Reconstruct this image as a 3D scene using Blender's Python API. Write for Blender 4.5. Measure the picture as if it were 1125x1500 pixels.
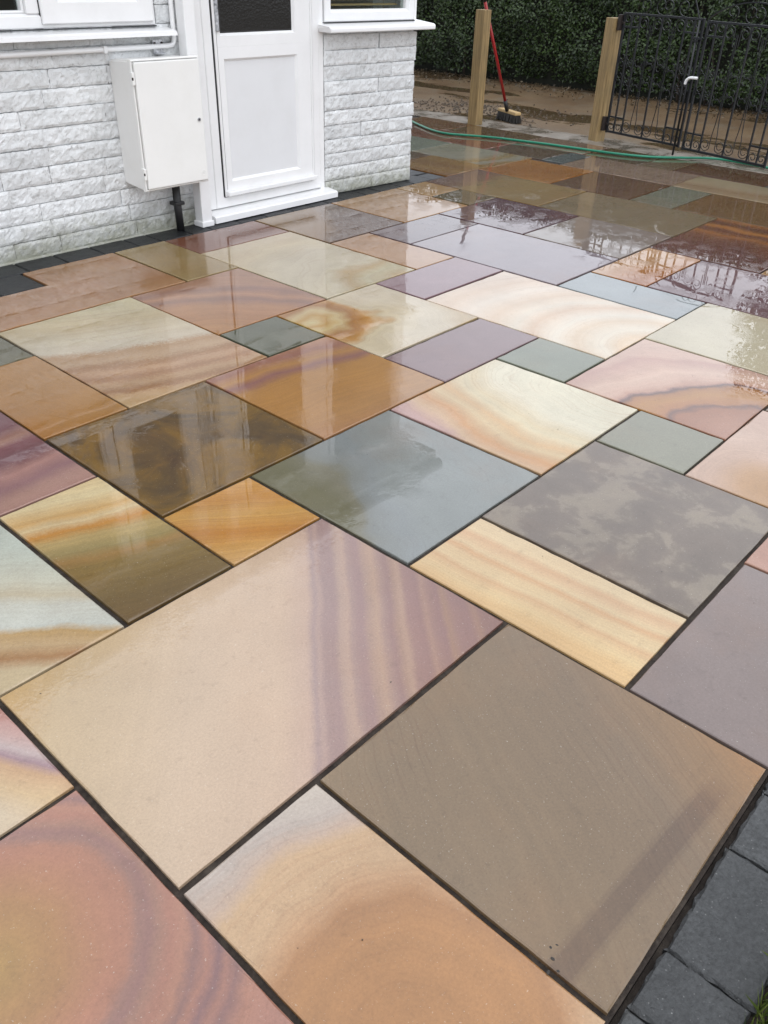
import bpy, bmesh, math, random
import numpy as np
from mathutils import Vector, Matrix, noise

for o in list(bpy.data.objects):
    bpy.data.objects.remove(o, do_unlink=True)
scene = bpy.context.scene
COL = scene.collection
rnd = random.Random(7)
R = math.radians
M = 0.305                      # paving module (slab + joint), metres

# ------------------------------------------------------------------ camera
cam_d = bpy.data.cameras.new('camera')
cam = bpy.data.objects.new('camera', cam_d)
COL.objects.link(cam)
ax_r = Vector((0.671963, -0.740091, 0.027033))
ax_d = Vector((-0.396431, -0.390291, -0.830973))
ax_f = Vector((0.625547, 0.547666, -0.555656))
mw = Matrix((ax_r, -ax_d, -ax_f)).transposed().to_4x4()
mw.translation = Vector((-0.36891, -1.34615, 1.26007))
cam.matrix_world = mw
cam_d.sensor_fit = 'VERTICAL'
cam_d.sensor_height = 36.0
cam_d.sensor_width = 27.0
cam_d.lens = 36.0 * 1211.66 / 1500.0
cam_d.clip_start = 0.02
cam_d.clip_end = 2000
scene.camera = cam

# ------------------------------------------------------------------ sky: bright overcast
world = bpy.data.worlds.new('World')
scene.world = world
world.use_nodes = True
wt = world.node_tree
for n in list(wt.nodes):
    wt.nodes.remove(n)
w_out = wt.nodes.new('ShaderNodeOutputWorld')
w_bg = wt.nodes.new('ShaderNodeBackground')
w_sky = wt.nodes.new('ShaderNodeTexSky')
w_sky.sky_type = 'NISHITA'
w_sky.sun_disc = False
w_sky.sun_elevation = R(52)
w_sky.sun_rotation = R(150)
w_sky.air_density = 1.0
w_sky.dust_density = 4.0
w_co = wt.nodes.new('ShaderNodeTexCoord')
w_no = wt.nodes.new('ShaderNodeTexNoise')
w_no.inputs['Scale'].default_value = 2.2
w_no.inputs['Detail'].default_value = 6
w_rp = wt.nodes.new('ShaderNodeValToRGB')
w_rp.color_ramp.elements[0].position = 0.3
w_rp.color_ramp.elements[0].color = (15.4, 16.2, 17.6, 1)
w_rp.color_ramp.elements[1].position = 0.72
w_rp.color_ramp.elements[1].color = (20.0, 20.7, 22.0, 1)
w_mx = wt.nodes.new('ShaderNodeMix')
w_mx.data_type = 'RGBA'
w_mx.inputs['Factor'].default_value = 0.9
wt.links.new(w_co.outputs['Generated'], w_no.inputs['Vector'])
wt.links.new(w_no.outputs['Fac'], w_rp.inputs['Fac'])
wt.links.new(w_sky.outputs['Color'], w_mx.inputs['A'])
wt.links.new(w_rp.outputs['Color'], w_mx.inputs['B'])
wt.links.new(w_mx.outputs['Result'], w_bg.inputs['Color'])
w_bg.inputs['Strength'].default_value = 0.1
wt.links.new(w_bg.outputs['Background'], w_out.inputs['Surface'])

sun_d = bpy.data.lights.new('sun', 'SUN')
sun = bpy.data.objects.new('sun', sun_d)
COL.objects.link(sun)
sun_d.energy = 0.5
sun_d.angle = R(40)
sun_d.color = (1.0, 0.97, 0.93)
sun.location = (-4, -8, 12)
sun.rotation_euler = Vector((0.32, 0.50, -0.80)).to_track_quat('-Z', 'Y').to_euler()

scene.view_settings.view_transform = 'Standard'
scene.view_settings.look = 'None'
scene.view_settings.exposure = -0.04
scene.view_settings.gamma = 1.0
scene.view_settings.use_curve_mapping = False

# ------------------------------------------------------------------ helpers
def wm(o):
    m = o.matrix_basis.copy()
    if o.parent:
        m = wm(o.parent) @ o.matrix_parent_inverse @ m
    return m

def setp(o, p):
    o.parent = p
    o.matrix_parent_inverse = wm(p).inverted()

def tag(o, label=None, cat=None, group=None, kind=None):
    if label: o['label'] = label
    if cat: o['category'] = cat
    if group: o['group'] = group
    if kind: o['kind'] = kind
    return o

def empty(name, loc=(0, 0, 0), rz=0):
    o = bpy.data.objects.new(name, None)
    o.location = loc
    o.rotation_euler = (0, 0, rz)
    o.empty_display_size = 0.1
    COL.objects.link(o)
    return o

def link_mesh(name, me, mat=None, parent=None, loc=(0, 0, 0), rot=(0, 0, 0), label=None):
    o = bpy.data.objects.new(name, me)
    o.location = loc
    o.rotation_euler = rot
    COL.objects.link(o)
    if mat is not None and len(me.materials) == 0:
        me.materials.append(mat)
    if parent is not None:
        setp(o, parent)
    if label: o['label'] = label
    return o

def local(name, me, mat, parent, loc=(0, 0, 0), rot=(0, 0, 0), label=None):
    """child given in the parent's own coordinates"""
    o = bpy.data.objects.new(name, me)
    o.location = loc
    o.rotation_euler = rot
    COL.objects.link(o)
    if mat is not None and len(me.materials) == 0:
        me.materials.append(mat)
    o.parent = parent
    if label: o['label'] = label
    return o

def mesh_from(name, verts, faces, smooth=False):
    me = bpy.data.meshes.new(name)
    me.from_pydata([tuple(v) for v in verts], [], faces)
    me.update()
    if smooth:
        for p in me.polygons: p.use_smooth = True
    return me

def box_me(name, a, b, bev=0.0, seg=2):
    bm = bmesh.new()
    bmesh.ops.create_cube(bm, size=1)
    for v in bm.verts:
        for i in range(3):
            v.co[i] = a[i] if v.co[i] < 0 else b[i]
    if bev > 0:
        bmesh.ops.bevel(bm, geom=list(bm.edges), offset=bev, segments=seg, affect='EDGES', profile=0.6)
    me = bpy.data.meshes.new(name)
    bm.to_mesh(me); bm.free()
    return me

def boxes_me(name, lst, bev=0.0):
    bm = bmesh.new()
    for a, b in lst:
        r = bmesh.ops.create_cube(bm, size=1)
        vs = r['verts']
        for v in vs:
            for i in range(3):
                v.co[i] = a[i] if v.co[i] < 0 else b[i]
        if bev > 0:
            es = list({e for v in vs for e in v.link_edges})
            bmesh.ops.bevel(bm, geom=es, offset=bev, segments=2, affect='EDGES', profile=0.6)
    me = bpy.data.meshes.new(name)
    bm.to_mesh(me); bm.free()
    return me

def tube_me(name, pts, r, n=8, smooth=True, r_list=None, cap=True):
    pts = [Vector(p) for p in pts]
    verts, faces = [], []
    t0 = (pts[1] - pts[0]).normalized()
    up = Vector((0, 0, 1)) if abs(t0.z) < 0.9 else Vector((1, 0, 0))
    nrm = t0.cross(up).normalized()
    for i, p in enumerate(pts):
        if i == 0: t = pts[1] - pts[0]
        elif i == len(pts) - 1: t = pts[-1] - pts[-2]
        else: t = pts[i + 1] - pts[i - 1]
        t.normalize()
        nrm = (nrm - t * nrm.dot(t)).normalized()
        bn = t.cross(nrm)
        rr = r_list[i] if r_list else r
        for k in range(n):
            a = 2 * math.pi * (k + 0.5) / n
            verts.append(p + nrm * math.cos(a) * rr + bn * math.sin(a) * rr)
    for i in range(len(pts) - 1):
        for k in range(n):
            k2 = (k + 1) % n
            faces.append((i * n + k, i * n + k2, (i + 1) * n + k2, (i + 1) * n + k))
    if cap:
        faces.append(tuple(range(n - 1, -1, -1)))
        faces.append(tuple((len(pts) - 1) * n + k for k in range(n)))
    return mesh_from(name, verts, faces, smooth)

def cat_rom(pts, sub=8):
    P = [Vector(p) for p in pts]
    P = [P[0] * 2 - P[1]] + P + [P[-1] * 2 - P[-2]]
    out = []
    for i in range(1, len(P) - 2):
        for k in range(sub):
            t = k / sub
            a, b, c, d = P[i - 1], P[i], P[i + 1], P[i + 2]
            out.append(0.5 * ((2 * b) + (c - a) * t + (2 * a - 5 * b + 4 * c - d) * t * t + (3 * b - a - 3 * c + d) * t ** 3))
    out.append(P[-2])
    return out

def frame_me(name, x0, x1, z0, z1, w, yf, yb, bead=0.012):
    """rectangular mitred window/door profile, front at yf (smaller y is outside)"""
    def rect(ix, y):
        return [(x0 + ix, y, z0 + ix), (x1 - ix, y, z0 + ix), (x1 - ix, y, z1 - ix), (x0 + ix, y, z1 - ix)]
    c = 0.004
    rings = [rect(0, yb), rect(0, yf + c), rect(c, yf), rect(w - bead, yf), rect(w, yf + bead * 1.1), rect(w, yb)]
    verts = [v for r in rings for v in r]
    faces = []
    for i in range(len(rings) - 1):
        for k in range(4):
            k2 = (k + 1) % 4
            faces.append((i * 4 + k, i * 4 + k2, (i + 1) * 4 + k2, (i + 1) * 4 + k))
    return mesh_from(name, verts, faces)

# ------------------------------------------------------------------ materials
def lin1(c):
    c /= 255.0
    return c / 12.92 if c <= 0.04045 else ((c + 0.055) / 1.055) ** 2.4

def hexc(h, k=1.0):
    if not isinstance(h, str):
        return tuple(min(0.9, lin1(v) * k) for v in h) + (1.0,)
    return tuple(min(0.9, lin1(int(h[i:i + 2], 16)) * k) for i in (0, 2, 4)) + (1.0,)

class NT:
    def __init__(self, name):
        self.mat = bpy.data.materials.new(name)
        self.mat.use_nodes = True
        self.t = self.mat.node_tree
        self.bsdf = self.t.nodes['Principled BSDF']
    def n(self, typ, **kw):
        nd = self.t.nodes.new(typ)
        for k, v in kw.items():
            setattr(nd, k, v)
        return nd
    def l(self, a, b):
        self.t.links.new(a, b)
    def val(self, sock, v):
        if hasattr(v, 'is_output'):
            self.l(v, sock)
        else:
            sock.default_value = v
    def math(self, op, a, b=0.0, c=0.0):
        nd = self.n('ShaderNodeMath', operation=op)
        for i, v in enumerate((a, b, c)):
            self.val(nd.inputs[i], v)
        return nd.outputs[0]
    def vmath(self, op, a, b=(0, 0, 0)):
        nd = self.n('ShaderNodeVectorMath', operation=op)
        self.val(nd.inputs[0], a); self.val(nd.inputs[1], b)
        return nd
    def noise(self, vec, scale, detail=3, rough=0.55, dist=0.0):
        nd = self.n('ShaderNodeTexNoise')
        if vec is not None: self.l(vec, nd.inputs['Vector'])
        nd.inputs['Scale'].default_value = scale
        nd.inputs['Detail'].default_value = detail
        nd.inputs['Roughness'].default_value = rough
        nd.inputs['Distortion'].default_value = dist
        return nd
    def ramp(self, fac, stops, mode='LINEAR'):
        nd = self.n('ShaderNodeValToRGB')
        cr = nd.color_ramp
        cr.interpolation = mode
        while len(cr.elements) < len(stops):
            cr.elements.new(0.5)
        for e, (p, c) in zip(cr.elements, stops):
            e.position = p
            e.color = c if len(c) == 4 else tuple(c) + (1,)
        self.l(fac, nd.inputs['Fac'])
        return nd.outputs['Color']
    def mix(self, fac, a, b, blend='MIX'):
        nd = self.n('ShaderNodeMix', data_type='RGBA', blend_type=blend)
        self.val(nd.inputs['Factor'], fac)
        self.val(nd.inputs['A'], a); self.val(nd.inputs['B'], b)
        return nd.outputs['Result']
    def rng(self, v, a, b, c, d, clamp=True):
        nd = self.n('ShaderNodeMapRange')
        nd.clamp = clamp
        self.val(nd.inputs[0], v)
        for i, x in enumerate((a, b, c, d)):
            nd.inputs[i + 1].default_value = x
        return nd.outputs[0]
    def bump(self, h, strength, dist, normal=None):
        nd = self.n('ShaderNodeBump')
        nd.inputs['Strength'].default_value = strength
        nd.inputs['Distance'].default_value = dist
        self.l(h, nd.inputs['Height'])
        if normal is not None: self.l(normal, nd.inputs['Normal'])
        return nd.outputs['Normal']

# shared water film: world-space unevenness of the wet surface
def make_film_group():
    g = bpy.data.node_groups.new('wet_film', 'ShaderNodeTree')
    g.interface.new_socket('Roughness', in_out='OUTPUT', socket_type='NodeSocketFloat')
    g.interface.new_socket('Normal', in_out='OUTPUT', socket_type='NodeSocketVector')
    out = g.nodes.new('NodeGroupOutput')
    geo = g.nodes.new('ShaderNodeNewGeometry')
    def noise_n(scale, detail, rough=0.5):
        n = g.nodes.new('ShaderNodeTexNoise')
        n.inputs['Scale'].default_value = scale
        n.inputs['Detail'].default_value = detail
        n.inputs['Roughness'].default_value = rough
        g.links.new(geo.outputs['Position'], n.inputs['Vector'])
        return n
    n1 = noise_n(2.6, 2)          # slow undulation of the film
    n2 = noise_n(9.0, 5, 0.65)    # where the film is thin
    n3 = noise_n(150.0, 2)        # stone grain breaking through
    mr = g.nodes.new('ShaderNodeMapRange')
    g.links.new(n2.outputs['Fac'], mr.inputs[0])
    for i, v in enumerate((0.52, 0.60, 0.0, 1.0)): mr.inputs[i + 1].default_value = v
    rr = g.nodes.new('ShaderNodeMapRange')
    g.links.new(mr.outputs[0], rr.inputs[0])
    for i, v in enumerate((0.0, 1.0, 0.012, 0.07)): rr.inputs[i + 1].default_value = v
    b1 = g.nodes.new('ShaderNodeBump')
    b1.inputs['Strength'].default_value = 0.16
    b1.inputs['Distance'].default_value = 0.006
    g.links.new(n1.outputs['Fac'], b1.inputs['Height'])
    mu = g.nodes.new('ShaderNodeMath'); mu.operation = 'MULTIPLY'
    g.links.new(n3.outputs['Fac'], mu.inputs[0]); g.links.new(mr.outputs[0], mu.inputs[1])
    b2 = g.nodes.new('ShaderNodeBump')
    b2.inputs['Strength'].default_value = 0.16
    b2.inputs['Distance'].default_value = 0.0012
    g.links.new(mu.outputs[0], b2.inputs['Height'])
    g.links.new(b1.outputs[0], b2.inputs['Normal'])
    n4 = noise_n(3.7, 4, 0.6)      # patches where the water beads
    mk = g.nodes.new('ShaderNodeMapRange')
    g.links.new(n4.outputs['Fac'], mk.inputs[0])
    for i, v in enumerate((0.60, 0.68, 0.0, 1.0)): mk.inputs[i + 1].default_value = v
    vo = g.nodes.new('ShaderNodeTexVoronoi'); vo.inputs['Scale'].default_value = 105
    g.links.new(geo.outputs['Position'], vo.inputs['Vector'])
    vm = g.nodes.new('ShaderNodeMapRange')
    g.links.new(vo.outputs['Distance'], vm.inputs[0])
    for i, v in enumerate((0.15, 0.5, 1.0, 0.0)): vm.inputs[i + 1].default_value = v
    m3 = g.nodes.new('ShaderNodeMath'); m3.operation = 'MULTIPLY'
    g.links.new(vm.outputs[0], m3.inputs[0]); g.links.new(mk.outputs[0], m3.inputs[1])
    b3 = g.nodes.new('ShaderNodeBump')
    b3.inputs['Strength'].default_value = 0.16
    b3.inputs['Distance'].default_value = 0.0012
    g.links.new(m3.outputs[0], b3.inputs['Height'])
    g.links.new(b2.outputs[0], b3.inputs['Normal'])
    g.links.new(rr.outputs[0], out.inputs['Roughness'])
    g.links.new(b3.outputs[0], out.inputs['Normal'])
    return g
FILM = make_film_group()

def wet(nt, ior=1.57, base_rough=0.55):
    f = nt.n('ShaderNodeGroup'); f.node_tree = FILM
    b = nt.bsdf
    b.inputs['Roughness'].default_value = base_rough
    b.inputs['Specular IOR Level'].default_value = 0.15
    b.inputs['Coat Weight'].default_value = 1.0
    b.inputs['Coat IOR'].default_value = ior
    nt.l(f.outputs['Roughness'], b.inputs['Coat Roughness'])
    nt.l(f.outputs['Normal'], b.inputs['Coat Normal'])

SLAB_K = 0.62
def stone(c, boost=1.0):
    c = hexc(c)
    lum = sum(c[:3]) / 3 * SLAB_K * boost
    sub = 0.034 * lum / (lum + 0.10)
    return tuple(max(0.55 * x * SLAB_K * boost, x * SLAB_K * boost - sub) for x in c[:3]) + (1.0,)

def slab_material(spec, seed):
    mode, v0, w0, v1, w1, lab, prm, stops, dist, lam, freq, blot, bs = spec
    nt = NT('sandstone_slab')
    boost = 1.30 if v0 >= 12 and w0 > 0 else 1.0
    tc = nt.n('ShaderNodeTexCoord')
    off = (seed * 1.37 % 50, seed * 2.11 % 50, seed * 0.71 % 50)
    co = tc.outputs['Object']
    sh = nt.vmath('ADD', co, off).outputs[0]
    dn = nt.noise(sh, 3.2, 3, 0.5)
    dv = nt.vmath('SUBTRACT', dn.outputs['Color'], (0.5, 0.5, 0.5)).outputs[0]
    sc = nt.vmath('SCALE', dv); sc.inputs['Scale'].default_value = dist * 2.6
    dn2 = nt.noise(sh, 28, 3, 0.6)
    dv2 = nt.vmath('SUBTRACT', dn2.outputs['Color'], (0.5, 0.5, 0.5)).outputs[0]
    sc2 = nt.vmath('SCALE', dv2); sc2.inputs['Scale'].default_value = 0.009
    p = nt.vmath('ADD', nt.vmath('ADD', co, sc.outputs[0]).outputs[0], sc2.outputs[0]).outputs[0]
    if mode == 'lin':
        q = nt.vmath('SUBTRACT', p, (prm[0], prm[1], 0)).outputs[0]
        t = nt.vmath('DOT_PRODUCT', q, (prm[2], prm[3], 0)).outputs['Value']
        smax = 1.0
    elif mode == 'ring':
        q = nt.vmath('SUBTRACT', p, (prm[0], prm[1], 0)).outputs[0]
        q2 = nt.vmath('MULTIPLY', q, (1.0, prm[3], 0.0)).outputs[0]
        ln = nt.vmath('LENGTH', q2).outputs['Value']
        smax = max(1.0, stops[-1][0])
        t = nt.math('MULTIPLY', ln, prm[2])
    else:
        t = nt.noise(sh, prm[0], 5, 0.6, 0.6 + dist * 4).outputs['Fac']
        smax = 1.0
    if mode != 'noise':
        gj = nt.noise(sh, 95, 4, 0.75)
        gj2 = nt.noise(sh, 9, 5, 0.7)
        fine = 0.010 if len(stops) > 18 else 0.045
        t_c = nt.math('ADD', t, nt.math('MULTIPLY', nt.math('SUBTRACT', gj.outputs['Fac'], 0.5), fine))
        t_c = nt.math('ADD', t_c, nt.math('MULTIPLY', nt.math('SUBTRACT', gj2.outputs['Fac'], 0.5), fine * 0.8))
    else:
        t_c = t
    tn = nt.math('DIVIDE', t_c, smax)
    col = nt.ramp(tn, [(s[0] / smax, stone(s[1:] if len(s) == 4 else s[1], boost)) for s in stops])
    # fine lamination that follows the bedding
    if lam > 0:
        ln1 = nt.n('ShaderNodeTexNoise', noise_dimensions='1D')
        ln1.inputs['Detail'].default_value = 3
        ln1.inputs['Scale'].default_value = 1.0
        nt.l(nt.math('MULTIPLY_ADD', t, freq * 0.7, seed * 3.3), ln1.inputs['W'])
        lv = nt.rng(ln1.outputs['Fac'], 0.25, 0.75, 1 - lam * 0.8, 1 + lam * 0.6)
        col = nt.mix(1.0, col, nt_rgb(nt, lv), 'MULTIPLY')
        ln2 = nt.n('ShaderNodeTexNoise', noise_dimensions='1D')
        ln2.inputs['Detail'].default_value = 2
        ln2.inputs['Scale'].default_value = 1.0
        nt.l(nt.math('MULTIPLY_ADD', t, freq * 2.6, seed * 1.7), ln2.inputs['W'])
        gate = nt.rng(nt.noise(sh, 2.4, 2).outputs['Fac'], 0.42, 0.6, 0.0, 1.0)
        thin = nt.math('MULTIPLY', nt.rng(ln2.outputs['Fac'], 0.57, 0.61, 0.0, min(0.7, lam * 4.0)), gate)
        col = nt.mix(thin, col, nt.mix(1.0, col, (0.72, 0.60, 0.56, 1), 'MULTIPLY'))
    # broad clouding, iron tint, grain, pits
    bl = nt.noise(sh, bs, 4, 0.6)
    bv = nt.rng(bl.outputs['Fac'], 0.3, 0.7, 1 - blot, 1 + blot)
    col = nt.mix(1.0, col, nt_rgb(nt, bv), 'MULTIPLY')
    it = nt.noise(sh, 2.1, 5, 0.65)
    col = nt.mix(nt.rng(it.outputs['Fac'], 0.5, 0.75, 0.0, 0.16), col, stone((176, 122, 68)))
    gr = nt.noise(sh, 210, 4, 0.8)
    col = nt.mix(1.0, col, nt_rgb(nt, nt.rng(gr.outputs['Fac'], 0.3, 0.7, 0.86, 1.12)), 'MULTIPLY')
    sm = nt.noise(sh, 34, 4, 0.7)
    col = nt.mix(nt.rng(sm.outputs['Fac'], 0.58, 0.74, 0.0, 0.5), col, nt.mix(1.0, col, (0.72, 0.7, 0.68, 1), 'MULTIPLY'))
    sp1 = nt.noise(sh, 330, 2, 0.6)
    col = nt.mix(nt.rng(sp1.outputs['Fac'], 0.66, 0.74, 0.0, 0.5), col, nt.mix(1.0, col, (0.55, 0.52, 0.50, 1), 'MULTIPLY'))
    sp2 = nt.noise(nt.vmath('ADD', sh, (7, 3, 1)).outputs[0], 240, 2, 0.6)
    col = nt.mix(nt.rng(sp2.outputs['Fac'], 0.68, 0.76, 0.0, 0.35), col, (0.62, 0.58, 0.50, 1))
    vo = nt.n('ShaderNodeTexVoronoi'); vo.inputs['Scale'].default_value = 11
    nt.l(sh, vo.inputs['Vector'])
    pit = nt.rng(vo.outputs['Distance'], 0.012, 0.03, 1.0, 0.0)
    hide = nt.rng(nt.noise(sh, 3.0, 1).outputs['Fac'], 0.5, 0.58, 0.0, 0.7)
    col = nt.mix(nt.math('MULTIPLY', pit, hide), col, (0.03, 0.026, 0.022, 1))
    if 'dark water streak' in lab:
        a = Vector((0.255, -1.06)); b = Vector((0.862, -1.095))
        cx, cy = (v0 + v1) / 2 * M, (w0 + w1) / 2 * M
        a = Vector((STREAK[0] - cx, STREAK[1] - cy)); b = Vector((STREAK[2] - cx, STREAK[3] - cy))
        d = (b - a).normalized(); nrm = Vector((-d.y, d.x))
        q = nt.vmath('SUBTRACT', co, (a.x, a.y, 0)).outputs[0]
        across = nt.math('ABSOLUTE', nt.vmath('DOT_PRODUCT', q, (nrm.x, nrm.y, 0)).outputs['Value'])
        along = nt.vmath('DOT_PRODUCT', q, (d.x, d.y, 0)).outputs['Value']
        m1 = nt.math('ADD', nt.rng(across, 0.016, 0.020, 0.55, 0), nt.rng(nt.math('ADD', across, nt.math('MULTIPLY', dn2.outputs['Fac'], 0.006)), 0.026, 0.032, 0.45, 0))
        m2 = nt.rng(along, (b - a).length - 0.06, (b - a).length + 0.02, 1, 0)
        col = nt.mix(nt.math('MULTIPLY', m1, m2), col, nt.mix(1.0, col, (0.70, 0.64, 0.64, 1), 'MULTIPLY'))
    nt.l(col, nt.bsdf.inputs['Base Color'])
    h = nt.noise(sh, 60, 4, 0.6)
    nt.l(nt.bump(h.outputs['Fac'], 0.12, 0.002), nt.bsdf.inputs['Normal'])
    wet(nt)
    return nt.mat

def nt_rgb(nt, v):
    c = nt.n('ShaderNodeCombineColor')
    for i in range(3): nt.l(v, c.inputs[i])
    return c.outputs[0]

def simple(name, colr, rough=0.5, spec=0.5, metallic=0.0, var=0.0, vscale=8, bump=0.0, bscale=60, bdist=0.002, dirt=None, dirt_amt=0.0, dscale=3):
    nt = NT(name)
    tc = nt.n('ShaderNodeNewGeometry')
    pos = tc.outputs['Position']
    c = colr if len(colr) == 4 else tuple(colr) + (1,)
    nt.bsdf.inputs['Base Color'].default_value = c
    nt.bsdf.inputs['Roughness'].default_value = rough
    nt.bsdf.inputs['Specular IOR Level'].default_value = spec
    nt.bsdf.inputs['Metallic'].default_value = metallic
    col = None
    if var > 0:
        n = nt.noise(pos, vscale, 5, 0.6)
        col = nt.mix(1.0, c, nt_rgb(nt, nt.rng(n.outputs['Fac'], 0.3, 0.7, 1 - var, 1 + var)), 'MULTIPLY')
    if dirt is not None:
        n = nt.noise(pos, dscale, 6, 0.7)
        col = nt.mix(nt.rng(n.outputs['Fac'], 0.48, 0.75, 0, dirt_amt), col if col is not None else c, tuple(dirt) + (1,))
    if col is not None:
        nt.l(col, nt.bsdf.inputs['Base Color'])
    if bump > 0:
        n = nt.noise(pos, bscale, 5, 0.65)
        nt.l(nt.bump(n.outputs['Fac'], bump, bdist), nt.bsdf.inputs['Normal'])
    return nt.mat

UPVC = simple('white_upvc', (0.82, 0.82, 0.82), 0.28, 0.5, var=0.03, vscale=5, dirt=(0.45, 0.44, 0.4), dirt_amt=0.12, dscale=4)
PANEL = simple('door_panel_white', (0.73, 0.735, 0.745), 0.35, 0.5, var=0.02, vscale=4, dirt=(0.5, 0.48, 0.44), dirt_amt=0.10, dscale=7)
GRP = simple('cabinet_plastic', (0.79, 0.785, 0.765), 0.38, 0.45, var=0.02, vscale=4, dirt=(0.5, 0.46, 0.38), dirt_amt=0.10, dscale=5)
BLACKP = simple('black_plastic', (0.012, 0.012, 0.013), 0.45)
IRON = simple('black_iron_paint', (0.010, 0.011, 0.014), 0.32, 0.5, bump=0.2, bscale=90)
ZINC = simple('zinc_bracket', (0.45, 0.46, 0.48), 0.35, 0.5, metallic=1.0, var=0.6, vscale=60)
DARKMETAL = simple('dark_hinge', (0.03, 0.022, 0.02), 0.5, 0.4, var=0.3, vscale=40)
REDP = simple('red_plastic', (0.33, 0.012, 0.014), 0.35)
ROOFM = simple('roof_tile', (0.12, 0.08, 0.07), 0.8, var=0.2)
WHITEP = simple('white_plastic', (0.85, 0.86, 0.86), 0.35)
ROOM = simple('dim_room', (0.10, 0.085, 0.07), 0.9)

def mat_painted_stone():
    nt = NT('white_painted_stone')
    pos = nt.n('ShaderNodeNewGeometry').outputs['Position']
    n1 = nt.noise(pos, 5, 6, 0.65)
    n2 = nt.noise(pos, 40, 5, 0.7)
    n3 = nt.noise(pos, 14, 6, 0.75, 0.6)
    col = nt.ramp(n1.outputs['Fac'], [(0.3, (0.70, 0.715, 0.72, 1)), (0.55, (0.80, 0.815, 0.82, 1)), (0.75, (0.85, 0.865, 0.87, 1))])
    col = nt.mix(nt.rng(n3.outputs['Fac'], 0.53, 0.70, 0, 0.5), col, (0.46, 0.47, 0.46, 1))
    col = nt.mix(nt.rng(n2.outputs['Fac'], 0.54, 0.72, 0, 0.45), col, (0.30, 0.30, 0.28, 1))
    oi = nt.n('ShaderNodeObjectInfo')
    col = nt.mix(1.0, col, nt_rgb(nt, nt.rng(oi.outputs['Random'], 0, 1, 0.86, 1.04)), 'MULTIPLY')
    n6 = nt.noise(pos, 30, 7, 0.8, 1.0)
    col = nt.mix(nt.rng(n6.outputs['Fac'], 0.54, 0.67, 0, 0.6), col, (0.26, 0.26, 0.25, 1))
    # splash-back moss and mud low on the wall
    sx = nt.n('ShaderNodeSeparateXYZ'); nt.l(pos, sx.inputs[0])
    low = nt.rng(nt.math('ADD', sx.outputs['Z'], nt.math('MULTIPLY', nt.math('SUBTRACT', n3.outputs['Fac'], 0.5), 0.40)), 0.0, 0.17, 0.85, 0.0)
    col = nt.mix(low, col, (0.27, 0.27, 0.20, 1))
    nt.l(col, nt.bsdf.inputs['Base Color'])
    nt.bsdf.inputs['Roughness'].default_value = 0.6
    nt.bsdf.inputs['Specular IOR Level'].default_value = 0.35
    v = nt.n('ShaderNodeTexVoronoi'); v.inputs['Scale'].default_value = 46
    nt.l(nt.vmath('ADD', pos, nt.noise(pos, 30, 3).outputs['Color']).outputs[0], v.inputs['Vector'])
    n4 = nt.noise(pos, 55, 6, 0.7)
    b = nt.bump(v.outputs['Distance'], 0.30, 0.006)
    nt.l(nt.bump(n4.outputs['Fac'], 0.5, 0.008, b), nt.bsdf.inputs['Normal'])
    return nt.mat
STONE = mat_painted_stone()

def mat_timber():
    nt = NT('green_treated_timber')
    tc = nt.n('ShaderNodeTexCoord')
    mp = nt.n('ShaderNodeMapping'); mp.inputs['Scale'].default_value = (1, 1, 0.06)
    nt.l(tc.outputs['Object'], mp.inputs['Vector'])
    n = nt.noise(mp.outputs[0], 60, 5, 0.6, 0.4)
    n2 = nt.noise(tc.outputs['Object'], 6, 3)
    col = nt.ramp(n.outputs['Fac'], [(0.3, hexc('6E5A3C')), (0.5, hexc('947C54')), (0.7, hexc('AA9066'))])
    col = nt.mix(nt.rng(n2.outputs['Fac'], 0.45, 0.7, 0, 0.5), col, hexc('76684A'))
    v = nt.n('ShaderNodeTexVoronoi'); v.inputs['Scale'].default_value = 4.2
    nt.l(tc.outputs['Object'], v.inputs['Vector'])
    col = nt.mix(nt.rng(v.outputs['Distance'], 0.05, 0.12, 0.8, 0), col, hexc('443018'))
    nt.l(col, nt.bsdf.inputs['Base Color'])
    nt.bsdf.inputs['Roughness'].default_value = 0.65
    nt.l(nt.bump(n.outputs['Fac'], 0.35, 0.003), nt.bsdf.inputs['Normal'])
    return nt.mat
TIMBER = mat_timber()

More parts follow.
